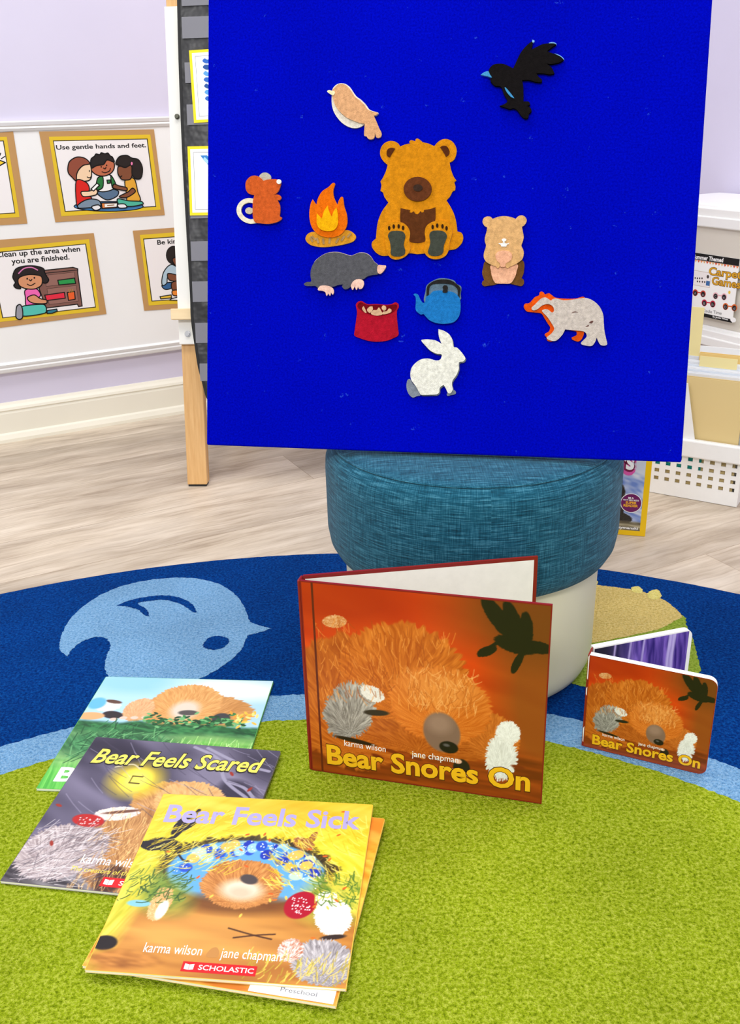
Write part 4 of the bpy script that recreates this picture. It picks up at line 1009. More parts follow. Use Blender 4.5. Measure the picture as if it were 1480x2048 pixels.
# ------------------------------------------------------------------ easel with pocket chart
EF = at(375, 973, 0.0005); YA, TI = math.radians(-4), math.radians(14)
ex = Vector((math.cos(YA), math.sin(YA), 0)); eu = Vector((-math.sin(YA) * math.sin(TI), math.cos(YA) * math.sin(TI), math.cos(TI)))
ME = frame(EF, ex, eu); en = Vector((ME[0][2], ME[1][2], ME[2][2])); MEI = ME.inverted()
ez = thing('easel', 'wooden easel with white painted rails behind the blue felt board', 'easel', ME)
LEN = 1.12; LW = .0440
apex = EF + eu * LEN; hb_ = Vector((-math.sin(YA), math.cos(YA), 0)); spread = 2 * LEN * math.sin(TI)
for x0 in (0.0, .60):
    m = MB(); dz = .026 * math.tan(TI)
    m.add([(x0, .004, 0), (x0 + LW, .004, 0), (x0 + LW, .004 + dz, -.026), (x0, .004 + dz, -.026), (x0, LEN, 0), (x0 + LW, LEN, 0), (x0 + LW, LEN, -.026), (x0, LEN, -.026)],
          [(0, 1, 5, 4), (1, 2, 6, 5), (2, 3, 7, 6), (3, 0, 4, 7), (4, 5, 6, 7), (3, 2, 1, 0)], M_WOOD)
    o = m.build('leg', ez); bevel(o, .002)
    m = MB(); m.add([(x0 + .002, 0, -.002), (x0 + LW - .002, 0, -.002), (x0 + LW - .002, dz - .001, -.024), (x0 + .002, dz - .001, -.024), (x0 + .002, .005, -.002), (x0 + LW - .002, .005, -.002), (x0 + LW - .002, .005 + dz, -.024), (x0 + .002, .005 + dz, -.024)],
                    [(0, 1, 5, 4), (1, 2, 6, 5), (2, 3, 7, 6), (3, 0, 4, 7), (4, 5, 6, 7), (3, 2, 1, 0)], m_plain('black_rubber', C(28, 27, 26)))
    m.build('rubber_foot', o)
    # rear leg
    a = EF + ex * x0 + hb_ * (spread - .02); b = EF + ex * x0 + eu * (LEN - .01) + hb_ * .02
    q = [MEI @ p for p in (a, a + ex * LW, a + ex * LW - hb_ * .026, a - hb_ * .026, b, b + ex * LW, b + ex * LW - hb_ * .014, b - hb_ * .014)]
    m = MB(); m.add(q, [(0, 1, 5, 4), (1, 2, 6, 5), (2, 3, 7, 6), (3, 0, 4, 7), (4, 5, 6, 7), (3, 2, 1, 0)], M_WOOD); m.build('leg', ez)
for x0 in (0.0, .60):
    m = MB(); m.box((x0 - .001, .309, .0005), (x0 + LW - .001, .985, .012), M_WHITEPAINT); o = m.build('side_rail', ez); bevel(o, .0015); o['label'] = 'white painted rail over the wooden leg'
m = MB(); m.box((.044, .40, -.008), (.600, 1.06, -.001), M_WHITEPAINT); m.build('board_panel', ez)
m = MB(); m.box((-.012, .3605, .0125), (.655, .3835, .030), M_PALEWOOD); bevel(m.build('tray_bar', ez), .0015)


def disc(m, x, y, r, z0, z1, mat, n=24):
    m.prism(ell(x, y, r, r, 0, n), z0, z1, mat); return m


m = MB(); disc(m, .0165, .772, .0052, .012, .0145, M_DARKSTEEL); disc(m, .0165, .772, .0040, .0145, .019, M_DARKSTEEL); m.poly([(.0165 - .0036, .771), (.0165 + .0036, .7722), (.0165 + .0036, .773), (.0165 - .0036, .7718)], .0192, M_DARKSTEEL); m.build('screw', ez)
m = MB(); disc(m, .0185, .331, .0066, .012, .0135, M_METAL); disc(m, .0185, .331, .0046, .0135, .017, M_METAL); m.build('bolt', ez)

# pocket chart
CZ = .034


def el(px, py, dz=0.0):
    p = MEI @ onplane(px, py, EF + en * (CZ + dz), en); return (p.x, p.y)


CL = [el(353, -60), el(357, 120), el(364, 300), el(372, 450), el(380, 590), el(382, 640), el(389, 690), el(396, 735), el(404, 765), el(411, 792), el(418, 803)]
CRX = CL[0][0] + .36
pch = thing('pocket_chart', 'black pocket chart with clear pockets hanging on the easel', 'pocket chart', ME @ Matrix.Translation((CL[5][0], CL[-1][1], CZ)))
ox, oy = CL[5][0], CL[-1][1]
m = MB(); m.prism([(x - ox, y - oy) for x, y in CL] + [(CRX - .04 - ox, 0), (CRX - ox, .16), (CRX - ox, CL[0][1] - oy)], -.0018, 0, M_VINYL); m.build('backing', pch)
bm_vin = m_plain('black_binding_tape', C(16, 16, 18), .6)
m = MB(); tape = [(x - ox, y - oy) for x, y in spline(CL, 4, closed=False)]
for i in range(len(tape) - 1):
    (xa, ya), (xb, yb) = tape[i], tape[i + 1]; w_ = .006
    m.add([(xa, ya, .0006), (xb, yb, .0006), (xb + w_, yb, .0006), (xa + w_, ya, .0006)], [(0, 1, 2, 3)], bm_vin)
m.build('binding', pch)
for xl, yt, yb in ((362, -22, 12), (363, 34, 77), (369, 125, 166), (373, 209, 250), (379, 392, 437), (381, 483, 522), (384, 563, 604), (390, 646, 686), (399, 727, 762)):
    a, b = el(xl, yt, .003), el(xl + 2, yb, .003)
    m = MB(); x1 = CRX - ox - .012
    m.box((a[0] - ox, b[1] - oy, .0028), (x1, a[1] - oy, .0032), M_POCKET); m.build('clear_pocket', pch)
for tl, blp, lab, art in (((378, 101), (388, 246), 'yellow bordered card in the upper pocket of the black chart', 0), ((375, 293), (380, 431), 'yellow bordered card in the lower pocket of the black chart', 1)):
    A, B = el(*tl, .0042), el(*blp, .0042)
    up_ = Vector((A[0] - B[0], A[1] - B[1], 0)); ch_ = up_.length
    MC = ME @ frame(Vector((B[0], B[1], CZ + .0040)), Vector((up_.y, -up_.x, 0)), up_)
    r = thing('picture_card', lab, 'card', MC, 'cards in the pocket chart')
    m = MB(); cw = .108; m.box((0, 0, 0), (cw, ch_, .0006), M_CARD, C(250, 222, 30))
    m.poly([(.0055, .0055), (cw - .0055, .0055), (cw - .0055, ch_ - .0055), (.0055, ch_ - .0055)], .0007, M_CARD, WHITE)
    m.stroke([(.012, .012), (cw - .012, .012), (cw - .012, ch_ - .012), (.012, ch_ - .012)], .0007, .0008, M_CARD, C(120, 120, 120), True)
    if art == 0:
        for k in range(7): m.poly(spline([(.026, .045 + .012 * k), (.031, .050 + .012 * k), (.036 + .02 * (k % 2), .047 + .012 * k), (.070, .052 + .012 * k), (.066, .043 + .012 * k), (.034, .040 + .012 * k)], 3), .0008 + .00005 * k, M_CARD, [C(40, 100, 190), C(90, 160, 220), C(30, 80, 150)][k % 3])
    else:
        m.poly([(.026, .118), (.034, .108), (.075, .060), (.082, .072), (.040, .118)], .0008, M_CARD, C(50, 130, 200)); m.poly([(.031, .110), (.040, .101), (.044, .106), (.035, .115)], .0009, M_CARD, C(170, 215, 240))
    m.build('printed_card', r)

# ------------------------------------------------------------------ whiteboard and posters on the back wall
wbt = thing('whiteboard', 'white magnetic board in an aluminium frame mounted low on the lavender wall', 'whiteboard', MW @ Matrix.Translation((0, 0, .18)))
WB0_, WB1_ = -.9, 1.25
m = MB(); m.box((WB0_, -.012, 0), (WB1_, -.0005, .572), M_WHITEBOARD); m.build('panel', wbt)
M_ALU = NT('satin_aluminium').set(Metallic=0.35, Roughness=0.4); M_ALU.base(C(226, 225, 224)); M_ALU = M_ALU.m
for nm, z0, prof in (('top_rail', .5545, [(-.0005, .020), (-.0005, -.002), (-.015, -.002), (-.0165, .004), (-.0150, .0075), (-.0165, .010), (-.0165, .017), (-.014, .020)]),
                     ('bottom_rail', 0.0, [(-.0005, .022), (-.0005, -.004), (-.016, -.004), (-.020, -.001), (-.020, .006), (-.0165, .009), (-.018, .012), (-.018, .017), (-.014, .022)])):
    m = MB(); n = len(prof); m.add([(x, y, z0 + z) for x in (WB0_ - .01, WB1_ + .01) for y, z in prof], [(i, (i + 1) % n, n + (i + 1) % n, n + i) for i in range(n)] + [tuple(range(n))[::-1], tuple(range(n, 2 * n))], M_ALU); m.build(nm, wbt)

PW = WA + WN * .0127; MP = frame(PW, WD, (0, 0, 1)); MPI = MP.inverted()


class Poster:
    def __init__(s, label, x0, y0, sc):
        s.zf = zpt(x0, y0, sc); s.label = label; s.m = MB(); s.mm = MB(); s.z = .0012; s.org = None

    def L(s, p):
        a = s.zf(p); q = MPI @ onplane(a[0], a[1], PW, WN); return (q.x, q.y) + tuple(p[2:])

    def mat(s, pts):
        q = [s.L(p) for p in pts]; s.org = (min(a[0] for a in q), min(a[1] for a in q))
        s.mm.prism(spline([(a[0] - s.org[0], a[1] - s.org[1], 1) for a in q], 1), 0, .0008, M_CARD, C(190, 146, 92))

    def P(s, pts, k=1): return [(x - s.org[0], y - s.org[1]) for x, y in spline([s.L(p) for p in pts], k)]

    def flat(s, pts, col, k=1): s.m.poly(s.P(pts, k), s.z, M_CARD, col); s.z += 4e-5

    def fill(s, pts, col, k=5, w=.0026):
        q = s.P(pts, k); s.m.poly(q, s.z, M_CARD, col); s.z += 4e-5; s.m.stroke(q, w, s.z, M_CARD, BLACK, True); s.z += 4e-5

    def ell(s, e, col, w=.0022): s.fill(ell(*e), col, 1, w)

    def line(s, pts, col=BLACK, w=.0022, k=5):
        q = [s.L(p) for p in pts]; q = [(x - s.org[0], y - s.org[1]) for x, y in spline(q, k, closed=False)]
        s.m.stroke(q, w, s.z, M_CARD, col); s.z += 4e-5

    def text(s, t, A, B, hgt):
        a, b = s.L(A), s.L(B); s.m.text(t, (a[0] - s.org[0], a[1] - s.org[1]), (b[0] - s.org[0], b[1] - s.org[1]), hgt, s.z, M_CARD, C(24, 22, 22), bold=.022); s.z += 4e-5

    def frames(s, mat, yel, blk):
        s.mat(mat)
        s.flat(yel, C(226, 192, 44)); s.flat(blk, C(60, 52, 30))
        c = np.mean([p[:2] for p in blk], axis=0); L_ = []
        for p in blk:
            d = c - np.array(p[:2]); L_.append(tuple(np.array(p[:2]) + np.sign(d) * 6))
        s.flat(L_, C(240, 236, 236))

    def done(s):
        r = thing('poster', s.label, 'poster', MP @ Matrix.Translation((s.org[0], s.org[1], 0)), 'rule posters on the whiteboard')
        s.mm.build('kraft_mat', r); s.m.build('printed_sheet', r); return r


SKL, SKM, SKD, SKT = C(240, 208, 172), C(186, 104, 72), C(126, 74, 48), C(212, 146, 106)
q = Poster('poster of three children sitting together, captioned about gentle hands and feet', 0, 0, 440 / 1480)
q.frames([(262, 885), (1035, 870), (1108, 1447), (372, 1495)], [(328, 920), (1010, 905), (1080, 1410), (412, 1455)], [(355, 945), (992, 932), (1050, 1392), (435, 1425)])
q.text('Use gentle hands and feet.', (378, 1006), (982, 990), .0098)
q.ell((730, 1388, 233, 33), C(64, 130, 190))
q.fill([(655, 1290), (740, 1270), (795, 1285), (785, 1320), (720, 1345), (660, 1310)], C(86, 112, 140))
q.fill([(690, 1185), (745, 1180), (765, 1230), (760, 1272), (690, 1290), (650, 1270)], C(238, 238, 236)); q.fill([(655, 1200), (690, 1190), (690, 1260), (648, 1275)], C(38, 120, 58)); q.fill([(745, 1180), (778, 1240), (755, 1262)], C(38, 120, 58)); q.fill([(718, 1212), (742, 1210), (740, 1232), (722, 1234)], C(38, 120, 58), 1)
q.fill([(610, 1130), (650, 1110), (690, 1098), (720, 1075), (762, 1088), (767, 1130), (745, 1165), (700, 1184), (650, 1177), (618, 1152)], SKM)
q.fill([(607, 1120), (612, 1070), (635, 1050), (645, 1036), (670, 1040), (680, 1028), (705, 1034), (725, 1030), (740, 1048), (756, 1058), (766, 1090), (720, 1076), (695, 1106), (650, 1114), (615, 1132)], C(34, 28, 28))
q.line([(685, 1155), (705, 1162), (735, 1150), (742, 1132)]); q.ell((680, 1122, 4, 5), BLACK, .0004); q.ell((716, 1112, 4, 5), BLACK, .0004); q.line([(695, 1130), (705, 1136), (712, 1126)])
q.fill([(530, 1140), (560, 1108), (600, 1098), (613, 1140), (612, 1195), (590, 1216), (515, 1216), (510, 1170)], SKL)
q.fill([(455, 1130), (468, 1085), (515, 1057), (570, 1065), (603, 1100), (560, 1112), (530, 1140), (515, 1172), (510, 1215), (482, 1190), (460, 1165)], C(142, 74, 54)); q.line([(585, 1190), (600, 1196), (612, 1188)]); q.ell((600, 1150, 3, 6), BLACK, .0004)
q.fill([(512, 1215), (580, 1228), (600, 1275), (575, 1310), (610, 1325), (612, 1345), (540, 1378), (515, 1380)], C(214, 32, 24)); q.fill([(545, 1290), (600, 1285), (640, 1270), (655, 1290), (640, 1312), (560, 1322)], SKL); q.fill([(610, 1272), (650, 1232), (668, 1245), (628, 1285)], C(244, 244, 244), 1)
q.fill([(520, 1382), (560, 1352), (610, 1338), (665, 1350), (672, 1390), (600, 1397), (530, 1400)], C(120, 140, 160)); q.fill([(615, 1390), (660, 1378), (676, 1400), (640, 1415)], C(230, 230, 232))
q.fill([(840, 1210), (900, 1202), (925, 1290), (940, 1350), (860, 1360), (850, 1310)], C(224, 164, 52)); q.fill([(765, 1238), (800, 1250), (850, 1262), (850, 1282), (760, 1265)], SKD); q.fill([(800, 1322), (860, 1290), (890, 1265), (908, 1290), (850, 1328)], SKD)
q.fill([(795, 1120), (840, 1122), (880, 1112), (886, 1180), (870, 1207), (820, 1208), (797, 1180), (790, 1160)], SKD)
q.fill([(776, 1100), (800, 1055), (850, 1045), (885, 1063), (930, 1075), (956, 1130), (946, 1196), (910, 1202), (886, 1170), (882, 1110), (840, 1127), (800, 1112)], C(34, 26, 24)); q.ell((884, 1100, 7, 12), C(240, 130, 180), .0005); q.line([(795, 1182), (808, 1190), (818, 1182)])
q.fill([(790, 1337), (860, 1350), (950, 1355), (960, 1372), (880, 1388), (800, 1377)], C(76, 178, 152)); q.fill([(790, 1375), (835, 1372), (850, 1395), (800, 1398)], C(230, 230, 232)); q.fill([(680, 1365), (790, 1362), (785, 1395), (685, 1402)], C(226, 130, 60), 1); q.fill([(700, 1370), (785, 1367), (782, 1390), (702, 1394)], C(240, 238, 232), 1, .0006); q.line([(720, 1382), (765, 1378)], C(150, 100, 40), .002)
q.done()
Z2 = (0, 440, 440 / 1480)
q = Poster('poster of a girl by a shelf, captioned about cleaning up the area', *Z2)
q.frames([(-200, 147), (630, 88), (716, 632), (-100, 738)], [(-150, 203), (598, 128), (668, 610), (-66, 693)], [(-75, 220), (578, 158), (645, 588), (15, 661)])
q.text('Clean up the area when', (-28, 252), (540, 210), .0125); q.text('you are finished.', (78, 295), (468, 264), .0125)
q.fill([(300, 338), (490, 318), (522, 328), (522, 355), (552, 578), (528, 582), (520, 566), (310, 592), (262, 460)], C(128, 88, 78), 1)
q.line([(300, 358), (520, 336)], w=.0018); q.fill([(305, 372), (500, 350), (508, 424), (310, 446)], C(146, 104, 94), 1, .0007); q.fill([(315, 462), (512, 440), (526, 545), (330, 568)], C(146, 104, 94), 1, .0007)
q.fill([(388, 405), (500, 390), (508, 426), (395, 436)], C(40, 150, 74), 1); q.fill([(300, 505), (432, 486), (438, 525), (312, 541)], C(224, 42, 66), 1); q.fill([(452, 487), (500, 480), (505, 532), (460, 540)], C(232, 96, 40), 1)
for x in (462, 474, 486): q.line([(x + 4, 484), (x, 466)], C(214, 160, 60), .0016)
q.fill([(170, 470), (240, 460), (272, 500), (255, 530), (250, 572), (180, 582), (170, 520)], C(238, 104, 180)); q.fill([(185, 520), (230, 503), (270, 528), (312, 538), (310, 560), (230, 560), (195, 545)], SKT)
q.fill([(85, 382), (105, 330), (160, 310), (230, 308), (290, 325), (302, 360), (326, 400), (312, 422), (285, 418), (276, 380), (200, 366), (130, 395), (122, 430), (138, 460), (108, 458), (92, 440), (102, 420)], C(34, 26, 26))
q.fill([(120, 402), (140, 380), (200, 366), (272, 376), (284, 405), (275, 440), (230, 463), (170, 460), (130, 440)], SKT); q.line([(125, 358), (160, 326), (210, 318), (252, 336)], C(240, 140, 200), .0026); q.ell((182, 394, 5, 6), BLACK, .0004); q.ell((230, 388, 5, 6), BLACK, .0004); q.line([(195, 400), (205, 408), (214, 398)]); q.line([(182, 430), (205, 440), (235, 424)])
q.fill([(140, 592), (170, 575), (290, 567), (310, 590), (302, 625), (150, 645)], C(84, 192, 178)); q.fill([(112, 580), (135, 568), (150, 600), (150, 655), (126, 668), (106, 650)], C(150, 150, 160)); q.fill([(315, 608), (380, 598), (384, 612), (350, 626), (316, 628)], C(40, 120, 140), 1)
q.done()
q = Poster('poster of a crouching child partly behind the easel leg, captioned Be kind', *Z2)
q.frames([(893, 72), (1668, 14), (1720, 560), (970, 610)], [(940, 100), (1630, 50), (1680, 530), (1000, 575)], [(962, 125), (1608, 78), (1652, 508), (1018, 548)])
q.text('Be kind', (1058, 166), (1214, 155), .0115)
q.fill([(1160, 250), (1200, 235), (1225, 280), (1205, 308), (1165, 302)], SKD); q.ell((1166, 236, 48, 60), C(36, 28, 26)); q.fill([(1158, 265), (1185, 250), (1215, 262), (1215, 300), (1180, 306)], SKD)
q.fill([(1088, 440), (1130, 420), (1170, 425), (1150, 458), (1110, 466)], C(52, 100, 150)); q.fill([(1130, 310), (1160, 300), (1198, 330), (1198, 385), (1130, 382), (1120, 425), (1092, 440), (1088, 400), (1100, 350)], C(176, 200, 214)); q.fill([(1128, 360), (1190, 370), (1215, 380), (1215, 408), (1140, 405)], SKD)
q.fill([(1155, 422), (1210, 410), (1210, 470), (1160, 470)], SKD); q.fill([(1160, 474), (1215, 474), (1215, 505), (1165, 506)], C(236, 140, 50)); q.fill([(1075, 515), (1150, 503), (1152, 523), (1080, 530)], C(232, 190, 60), 1); q.fill([(1150, 530), (1215, 512), (1215, 540), (1140, 538)], C(245, 245, 245), 1)
q.done()
q = Poster('poster cut off by the left edge with only a yellow star showing', 0, 0, 440 / 1480)
q.frames([(-680, 950), (88, 884), (184, 1504), (-560, 1550)], [(-620, 940), (45, 920), (131, 1460), (-510, 1500)], [(-595, 962), (25, 945), (103, 1435), (-488, 1472)])
star = []
for i in range(10):
    a = -.5 * math.pi + .25 + i * math.pi / 5; r_ = 74 if i % 2 == 0 else 36; star.append((-38 + r_ * math.cos(a), 1098 + r_ * math.sin(a)))
q.fill(star, C(248, 206, 50), 1); q.line([(8, 1068), (32, 1052)], k=1); q.line([(-2, 1046), (4, 1030)], k=1)
q.done()

# ------------------------------------------------------------------ storage bins on the right
MBN = frame(BQ, -BD, (0, 0, 1)); MBNI = MBN.inverted()
X0_, X1_, DEP = -.245, .22, .275
M_CLEAR = NT('translucent_bin_plastic').set(Roughness=0.35, IOR=1.2); M_CLEAR.base(C(240, 236, 238)); M_CLEAR.b.inputs['Transmission Weight'].default_value = 0.55; M_CLEAR = M_CLEAR.m
M_BIN = m_plain('cloudy_bin_plastic', C(222, 216, 204), .35, .5, .03, 10)
M_LID = m_plain('white_lid_plastic', C(244, 244, 242), .3, .5, .02, 10)


def bin_(label, y0, y1, lidh, mat, lidmat):
    r = thing('storage_bin', label, 'storage bin', MBN @ Matrix.Translation((0, y0, 0)), 'stacked plastic bins')
    h = y1 - y0; m = MB(); tp = .012; wl = .003
    o0 = [(X0_ + tp, -tp), (X1_ - tp, -tp), (X1_ - tp, -DEP + tp), (X0_ + tp, -DEP + tp)]; o1 = [(X0_, 0), (X1_, 0), (X1_, -DEP), (X0_, -DEP)]
    i0 = [(X0_ + tp + wl, -tp - wl), (X1_ - tp - wl, -tp - wl), (X1_ - tp - wl, -DEP + tp + wl), (X0_ + tp + wl, -DEP + tp + wl)]; i1 = [(X0_ + wl, -wl), (X1_ - wl, -wl), (X1_ - wl, -DEP + wl), (X0_ + wl, -DEP + wl)]
    if mat is M_BIN: tp2 = 0
    v = [(x, 0, z) for x, z in o0] + [(x, h, z) for x, z in o1] + [(x, wl, z) for x, z in i0] + [(x, h, z) for x, z in i1]
    fs = [(i, (i + 1) % 4, 4 + (i + 1) % 4, 4 + i) for i in range(4)] + [(8 + (i + 1) % 4, 8 + i, 12 + i, 12 + (i + 1) % 4) for i in range(4)] + [(4 + i, 4 + (i + 1) % 4, 12 + (i + 1) % 4, 12 + i) for i in range(4)] + [(3, 2, 1, 0), (8, 9, 10, 11)]
    m.add(v, fs, mat); bevel(m.build('body', r), .004)
    m = MB(); m.box((X0_ - .008, h - .004, -DEP - .008), (X1_ + .008, h + lidh * .45, .008), lidmat); m.box((X0_ - .004, h + lidh * .4, -DEP - .004), (X1_ + .004, h + lidh * .85, .004), lidmat)
    m.box((X0_ + .01, h + lidh * .8, -DEP + .01), (X1_ - .01, h + lidh, -.010), lidmat); bevel(m.build('lid', r), .003)
    return r


b1 = bin_('upper white lidded plastic bin with a printed label, right edge of the picture', .232, .474, .048, M_BIN, M_LID)
b2 = bin_('lower cloudy plastic bin underneath the labelled bin, behind the folders', .001, .190, .042, M_CLEAR, M_LID)
m = MB(); m.box((X0_ + .03, .006, -DEP + .04), (X1_ - .03, .15, -.045), M_CARD, C(206, 150, 160))
tag(m.build('pink_folder_stack', M=MBN), 'pink paper stack seen dimly inside the lower bin', 'paper')


def lb(px, py):
    p = MBNI @ onplane(px, py, BQ, BN); return (p.x, p.y)


def lz(p): return lb(1340 + p[0] * 140 / 717, 360 + p[1] * 400 / 2048)


m = MB(); LZ = .0006
TLx, TRx = lz((250, 745))[0] - .10, lz((700, 800))[0] + .006; ty, by = lz((480, 775))[1], lz((500, 1432))[1]
YO = .232


def Lq(pts, col, z): m.poly([(x, y - YO) for x, y in pts], z, M_CARD, col)


m.box((TLx, by - YO, -.0012), (TRx, ty - YO, LZ), M_CARD, WHITE)
Lq([(TLx, ty), (TRx, ty), (TRx, ty - .0165), (TLx, ty - .0165)], BLACK, LZ + 5e-5); Lq([(TLx, by), (TRx, by), (TRx, by + .0085), (TLx, by + .0085)], BLACK, LZ + 5e-5)
for i in range(26):
    x = TLx + i * (TRx - TLx) / 26; w_ = (TRx - TLx) / 26; Lq([(x, ty - .0168), (x + w_, ty - .0168), (x + w_ / 2, ty - .0230)], [C(222, 90, 50), C(240, 150, 90), C(230, 180, 120)][i % 3], LZ + 6e-5)


def Lt(t, A, B, hgt, col, bold=.02, z=2e-4):
    a, b = lz(A), lz(B); m.text(t, (a[0], a[1] - YO), (b[0], b[1] - YO), hgt, LZ + z, M_CARD, col, bold=bold)


Lt('Summer Themed', (244, 803), (548, 842), .0100, WHITE, .03)
Lt('Carpet', (398, 968), (735, 1012), .0185, C(110, 70, 10), .05); Lt('Carpet', (400, 966), (733, 1010), .0175, C(222, 164, 34), .02, 3e-4)
Lt('Games', (428, 1066), (724, 1112), .0185, C(110, 70, 10), .05); Lt('Games', (430, 1064), (722, 1110), .0175, C(222, 164, 34), .02, 3e-4)
Lt('Perfect for Circle Time', (150, 1322), (532, 1380), .0078, C(60, 60, 62), 0)
Lt('By Jamie White', (440, 1405), (596, 1436), .0042, WHITE, .02)
for (a, b), col, ch in ((((262, 1158), (342, 1170)), C(206, 60, 44), 'Aa'), (((470, 1190), (557, 1200)), C(240, 190, 196), 'Cc'), (((355, 1262), (441, 1274)), C(200, 36, 70), 'Bb'), (((572, 1300), (662, 1312)), C(228, 110, 46), 'Dd')):
    A, B = lz(a), lz(b); r_ = .0066
    m.stroke([(A[0], A[1] - YO + .003), (B[0], B[1] - YO + .003)], .003, LZ + 1e-4, M_CARD, col)
    for P_, c_ in ((A, ch[0]), (B, ch[1])):
        m.poly(ell(P_[0], P_[1] - YO + .0012, r_ + .0022, r_ + .0018, 0, 18), LZ + 1.2e-4, M_CARD, col); m.poly(ell(P_[0], P_[1] - YO, r_, r_, 0, 18), LZ + 1.6e-4, M_CARD, C(26, 24, 26))
        m.text(c_, (P_[0] - .003, P_[1] - YO - .0035), (P_[0] + .003, P_[1] - YO - .0035), .0065, LZ + 2.2e-4, M_CARD, C(170, 160, 165))
A = lz((240, 920)); B = lz((410, 1105)); Lq([(A[0], A[1]), (B[0], A[1]), (B[0], B[1]), (A[0], B[1])], C(200, 180, 160), LZ + 1e-4); Lq([(A[0] + .001, A[1] - .001), (B[0] - .001, A[1] - .001), (B[0] - .001, B[1] + .001), (A[0] + .001, B[1] + .001)], C(246, 240, 238), LZ + 1.4e-4)
for k, (x, y) in enumerate(((262, 1003), (285, 1006), (308, 1006), (332, 1006), (285, 1038), (308, 1040), (336, 1042), (360, 1044))): P_ = lz((x, y)); Lq(ell(P_[0], P_[1], .0022, .0024, 0, 10), C(50, 30, 40), LZ + 1.8e-4)
P_ = lz((392, 990)); Lq(ell(P_[0], P_[1], .0040, .0044, 0, 14), C(70, 60, 56), LZ + 1.8e-4); P0_, P1_ = lz((376, 1030)), lz((408, 1085)); Lq([(P0_[0], P0_[1]), (P1_[0], P0_[1]), (P1_[0], P1_[1]), (P0_[0], P1_[1])], C(60, 110, 170), LZ + 1.8e-4)
P_ = lz((612, 1150)); Lq(ell(P_[0], P_[1], .0035, .0040, 0, 12), C(240, 200, 70), LZ + 1.8e-4)
P_ = lz((650, 1440)); Lq(ell(P_[0], P_[1] + .002, .009, .006, 0, 14), WHITE, LZ + 1.8e-4)
o = m.build('printed_label', b1); o.location = (0, 0, .0006)
o['label'] = 'printed label with gold lettering and sunglasses'

# ------------------------------------------------------------------ file basket with folders
kc = at(1302, 985); ke = at(1470, 1015); kd = (ke - kc).normalized()
MF = frame(Vector((kc.x, kc.y, .001)), kd, (0, 0, 1)); MFI = MF.inverted(); kn = Vector((MF[0][2], MF[1][2], MF[2][2]))


def bk(px, py, t):
    p = MFI @ onplane(px, py, kc - kn * t, kn); return (p.x, p.y)


fk = thing('file_basket', 'white perforated plastic file basket on the floor at the right', 'file basket', MF)
S0, S1 = -.135, .168; m = MB(); WP = C(240, 240, 238)
cols_ = [.0074 + .02163 * k for k in range(-5, 8) if .0074 + .02163 * k < .162]; rows_ = [.0340, .0510, .0678, .0847]; HW, HH = .0048, .0042
ys = [0] + [v for r_ in rows_ for v in (r_ - HH, r_ + HH)] + [.128]
for i in range(0, len(ys), 2): m.box((S0, ys[i], -.003), (S1 + .004, ys[i + 1], 0), M_PLASTIC, WP)
for r_ in rows_:
    xs = [S0] + [v for c_ in cols_ for v in (c_ - HW, c_ + HW)] + [S1 + .004]
    for i in range(0, len(xs), 2): m.box((xs[i], r_ - HH, -.003), (xs[i + 1], r_ + HH, 0), M_PLASTIC, WP)
m.build('front_wall', fk)
m = MB(); m.prism([(S0, .128), (.076, .128), (.051, .240), (S0 - .006, .240)], -.003, 0, M_PLASTIC, WP); m.build('front_post', fk)
m = MB(); m.prism([(.172, .128), (S1 + .012, .128), (S1 + .022, .240), (.178, .240)], -.003, 0, M_PLASTIC, WP); m.build('front_post', fk)
m = MB(); m.box((.052, .0925, .0002), (S1 + .012, .1285, .011), M_PLASTIC, WP); bevel(m.build('front_ledge', fk), .003)
m = MB(); m.box((S1 + .001, 0, -.33), (S1 + .004, .240, -.003), M_PLASTIC, WP); m.box((S0, 0, -.33), (S0 + .003, .240, -.003), M_PLASTIC, WP); m.box((S0, 0, -.333), (S1 + .004, .240, -.330), M_PLASTIC, WP); m.build('side_walls', fk)
m = MB(); m.box((S0 + .003, 0, -.33), (S1, .003, -.003), M_PLASTIC, WP); m.build('floor_panel', fk)
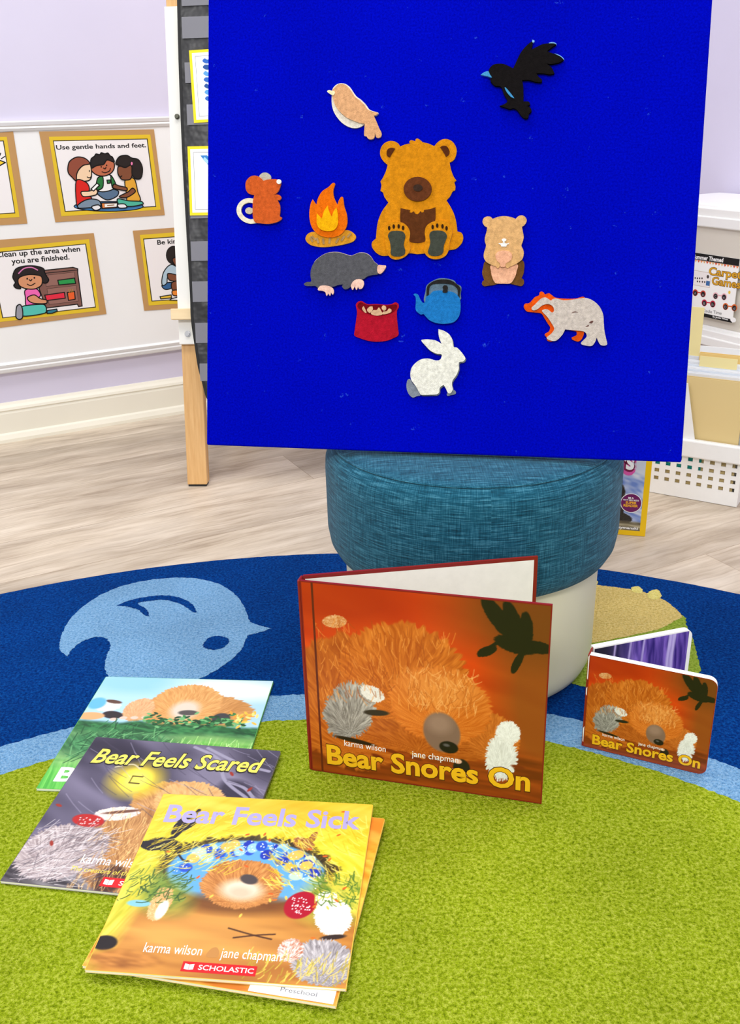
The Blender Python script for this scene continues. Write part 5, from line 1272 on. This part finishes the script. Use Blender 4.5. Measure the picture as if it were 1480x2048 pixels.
MAN, MANT = C(222, 198, 140), C(242, 226, 162)


def folder(label, t, ytop, col, tab=None, s0=S0 + .008, s1=.158, name='manila_folder', cat='folder', lean=0.0):
    h = bk(1430, ytop, t)[1]
    r = thing(name, label, cat, MF @ Matrix.Translation((0, .0035, -t)), 'folders in the white file basket')
    h -= .0035; m = MB()
    m.prism([(s0, 0), (s1, 0), (s1, h - .006), (s1 - .006, h), (s0, h)], -.0012, 0, M_CARD, col); m.build('front_leaf', r)
    m = MB(); m.prism([(s0, 0), (s1, 0), (s1, h + .002), (s0, h + .002)], -.0042, -.0030, M_CARD, col); m.build('back_leaf', r)
    if tab:
        a, b = bk(*tab[0], t), bk(*tab[1], t); m = MB()
        m.prism([(a[0], h - .004), (b[0], h - .004), (b[0], a[1] - .0035), (a[0], a[1] - .0035)], -.0028, -.0018, M_CARD, MANT); m.build('tab', r)['label'] = 'pale yellow tab'
    return r


folder('front manila folder behind the notch of the white file basket', .0075, 760, MAN)
m = MB(); m.box((-.06, .058, 0), (.093, .104, .0010), M_CARD, C(10, 140, 130)); tag(m.build('teal_card', M=MF @ Matrix.Translation((0, 0, -.0062))), 'teal card showing through the holes of the white file basket', 'card')
folder('second folder from the front in the basket, white, without a tab', .026, 751, C(236, 238, 240), s1=.160, name='white_folder')
folder('third folder from the front in the basket, white, without a tab', .038, 746, C(222, 228, 234), s1=.161, name='white_folder')
folder('white folder just in front of the one with the wide yellow tab', .052, 741, C(240, 241, 242), name='white_folder')
folder('folder with the wide pale yellow tab standing up in the middle of the basket', .066, 736, C(226, 232, 238), tab=((1400, 712), (1473, 737)), name='tabbed_folder')
folder('white folder directly behind the wide yellow tab', .082, 727, C(238, 240, 242), name='white_folder')
folder('manila folder with golden top edge behind the wide yellow tab', .096, 709, C(232, 200, 128), s0=.045)
folder('folder with the tall pale yellow tab next to the edge of the blue board', .112, 716, C(230, 234, 240), tab=((1374, 613), (1398, 712)), name='tabbed_folder')
folder('rearmost white folder in the white file basket', .130, 711, C(240, 241, 243), name='white_folder')
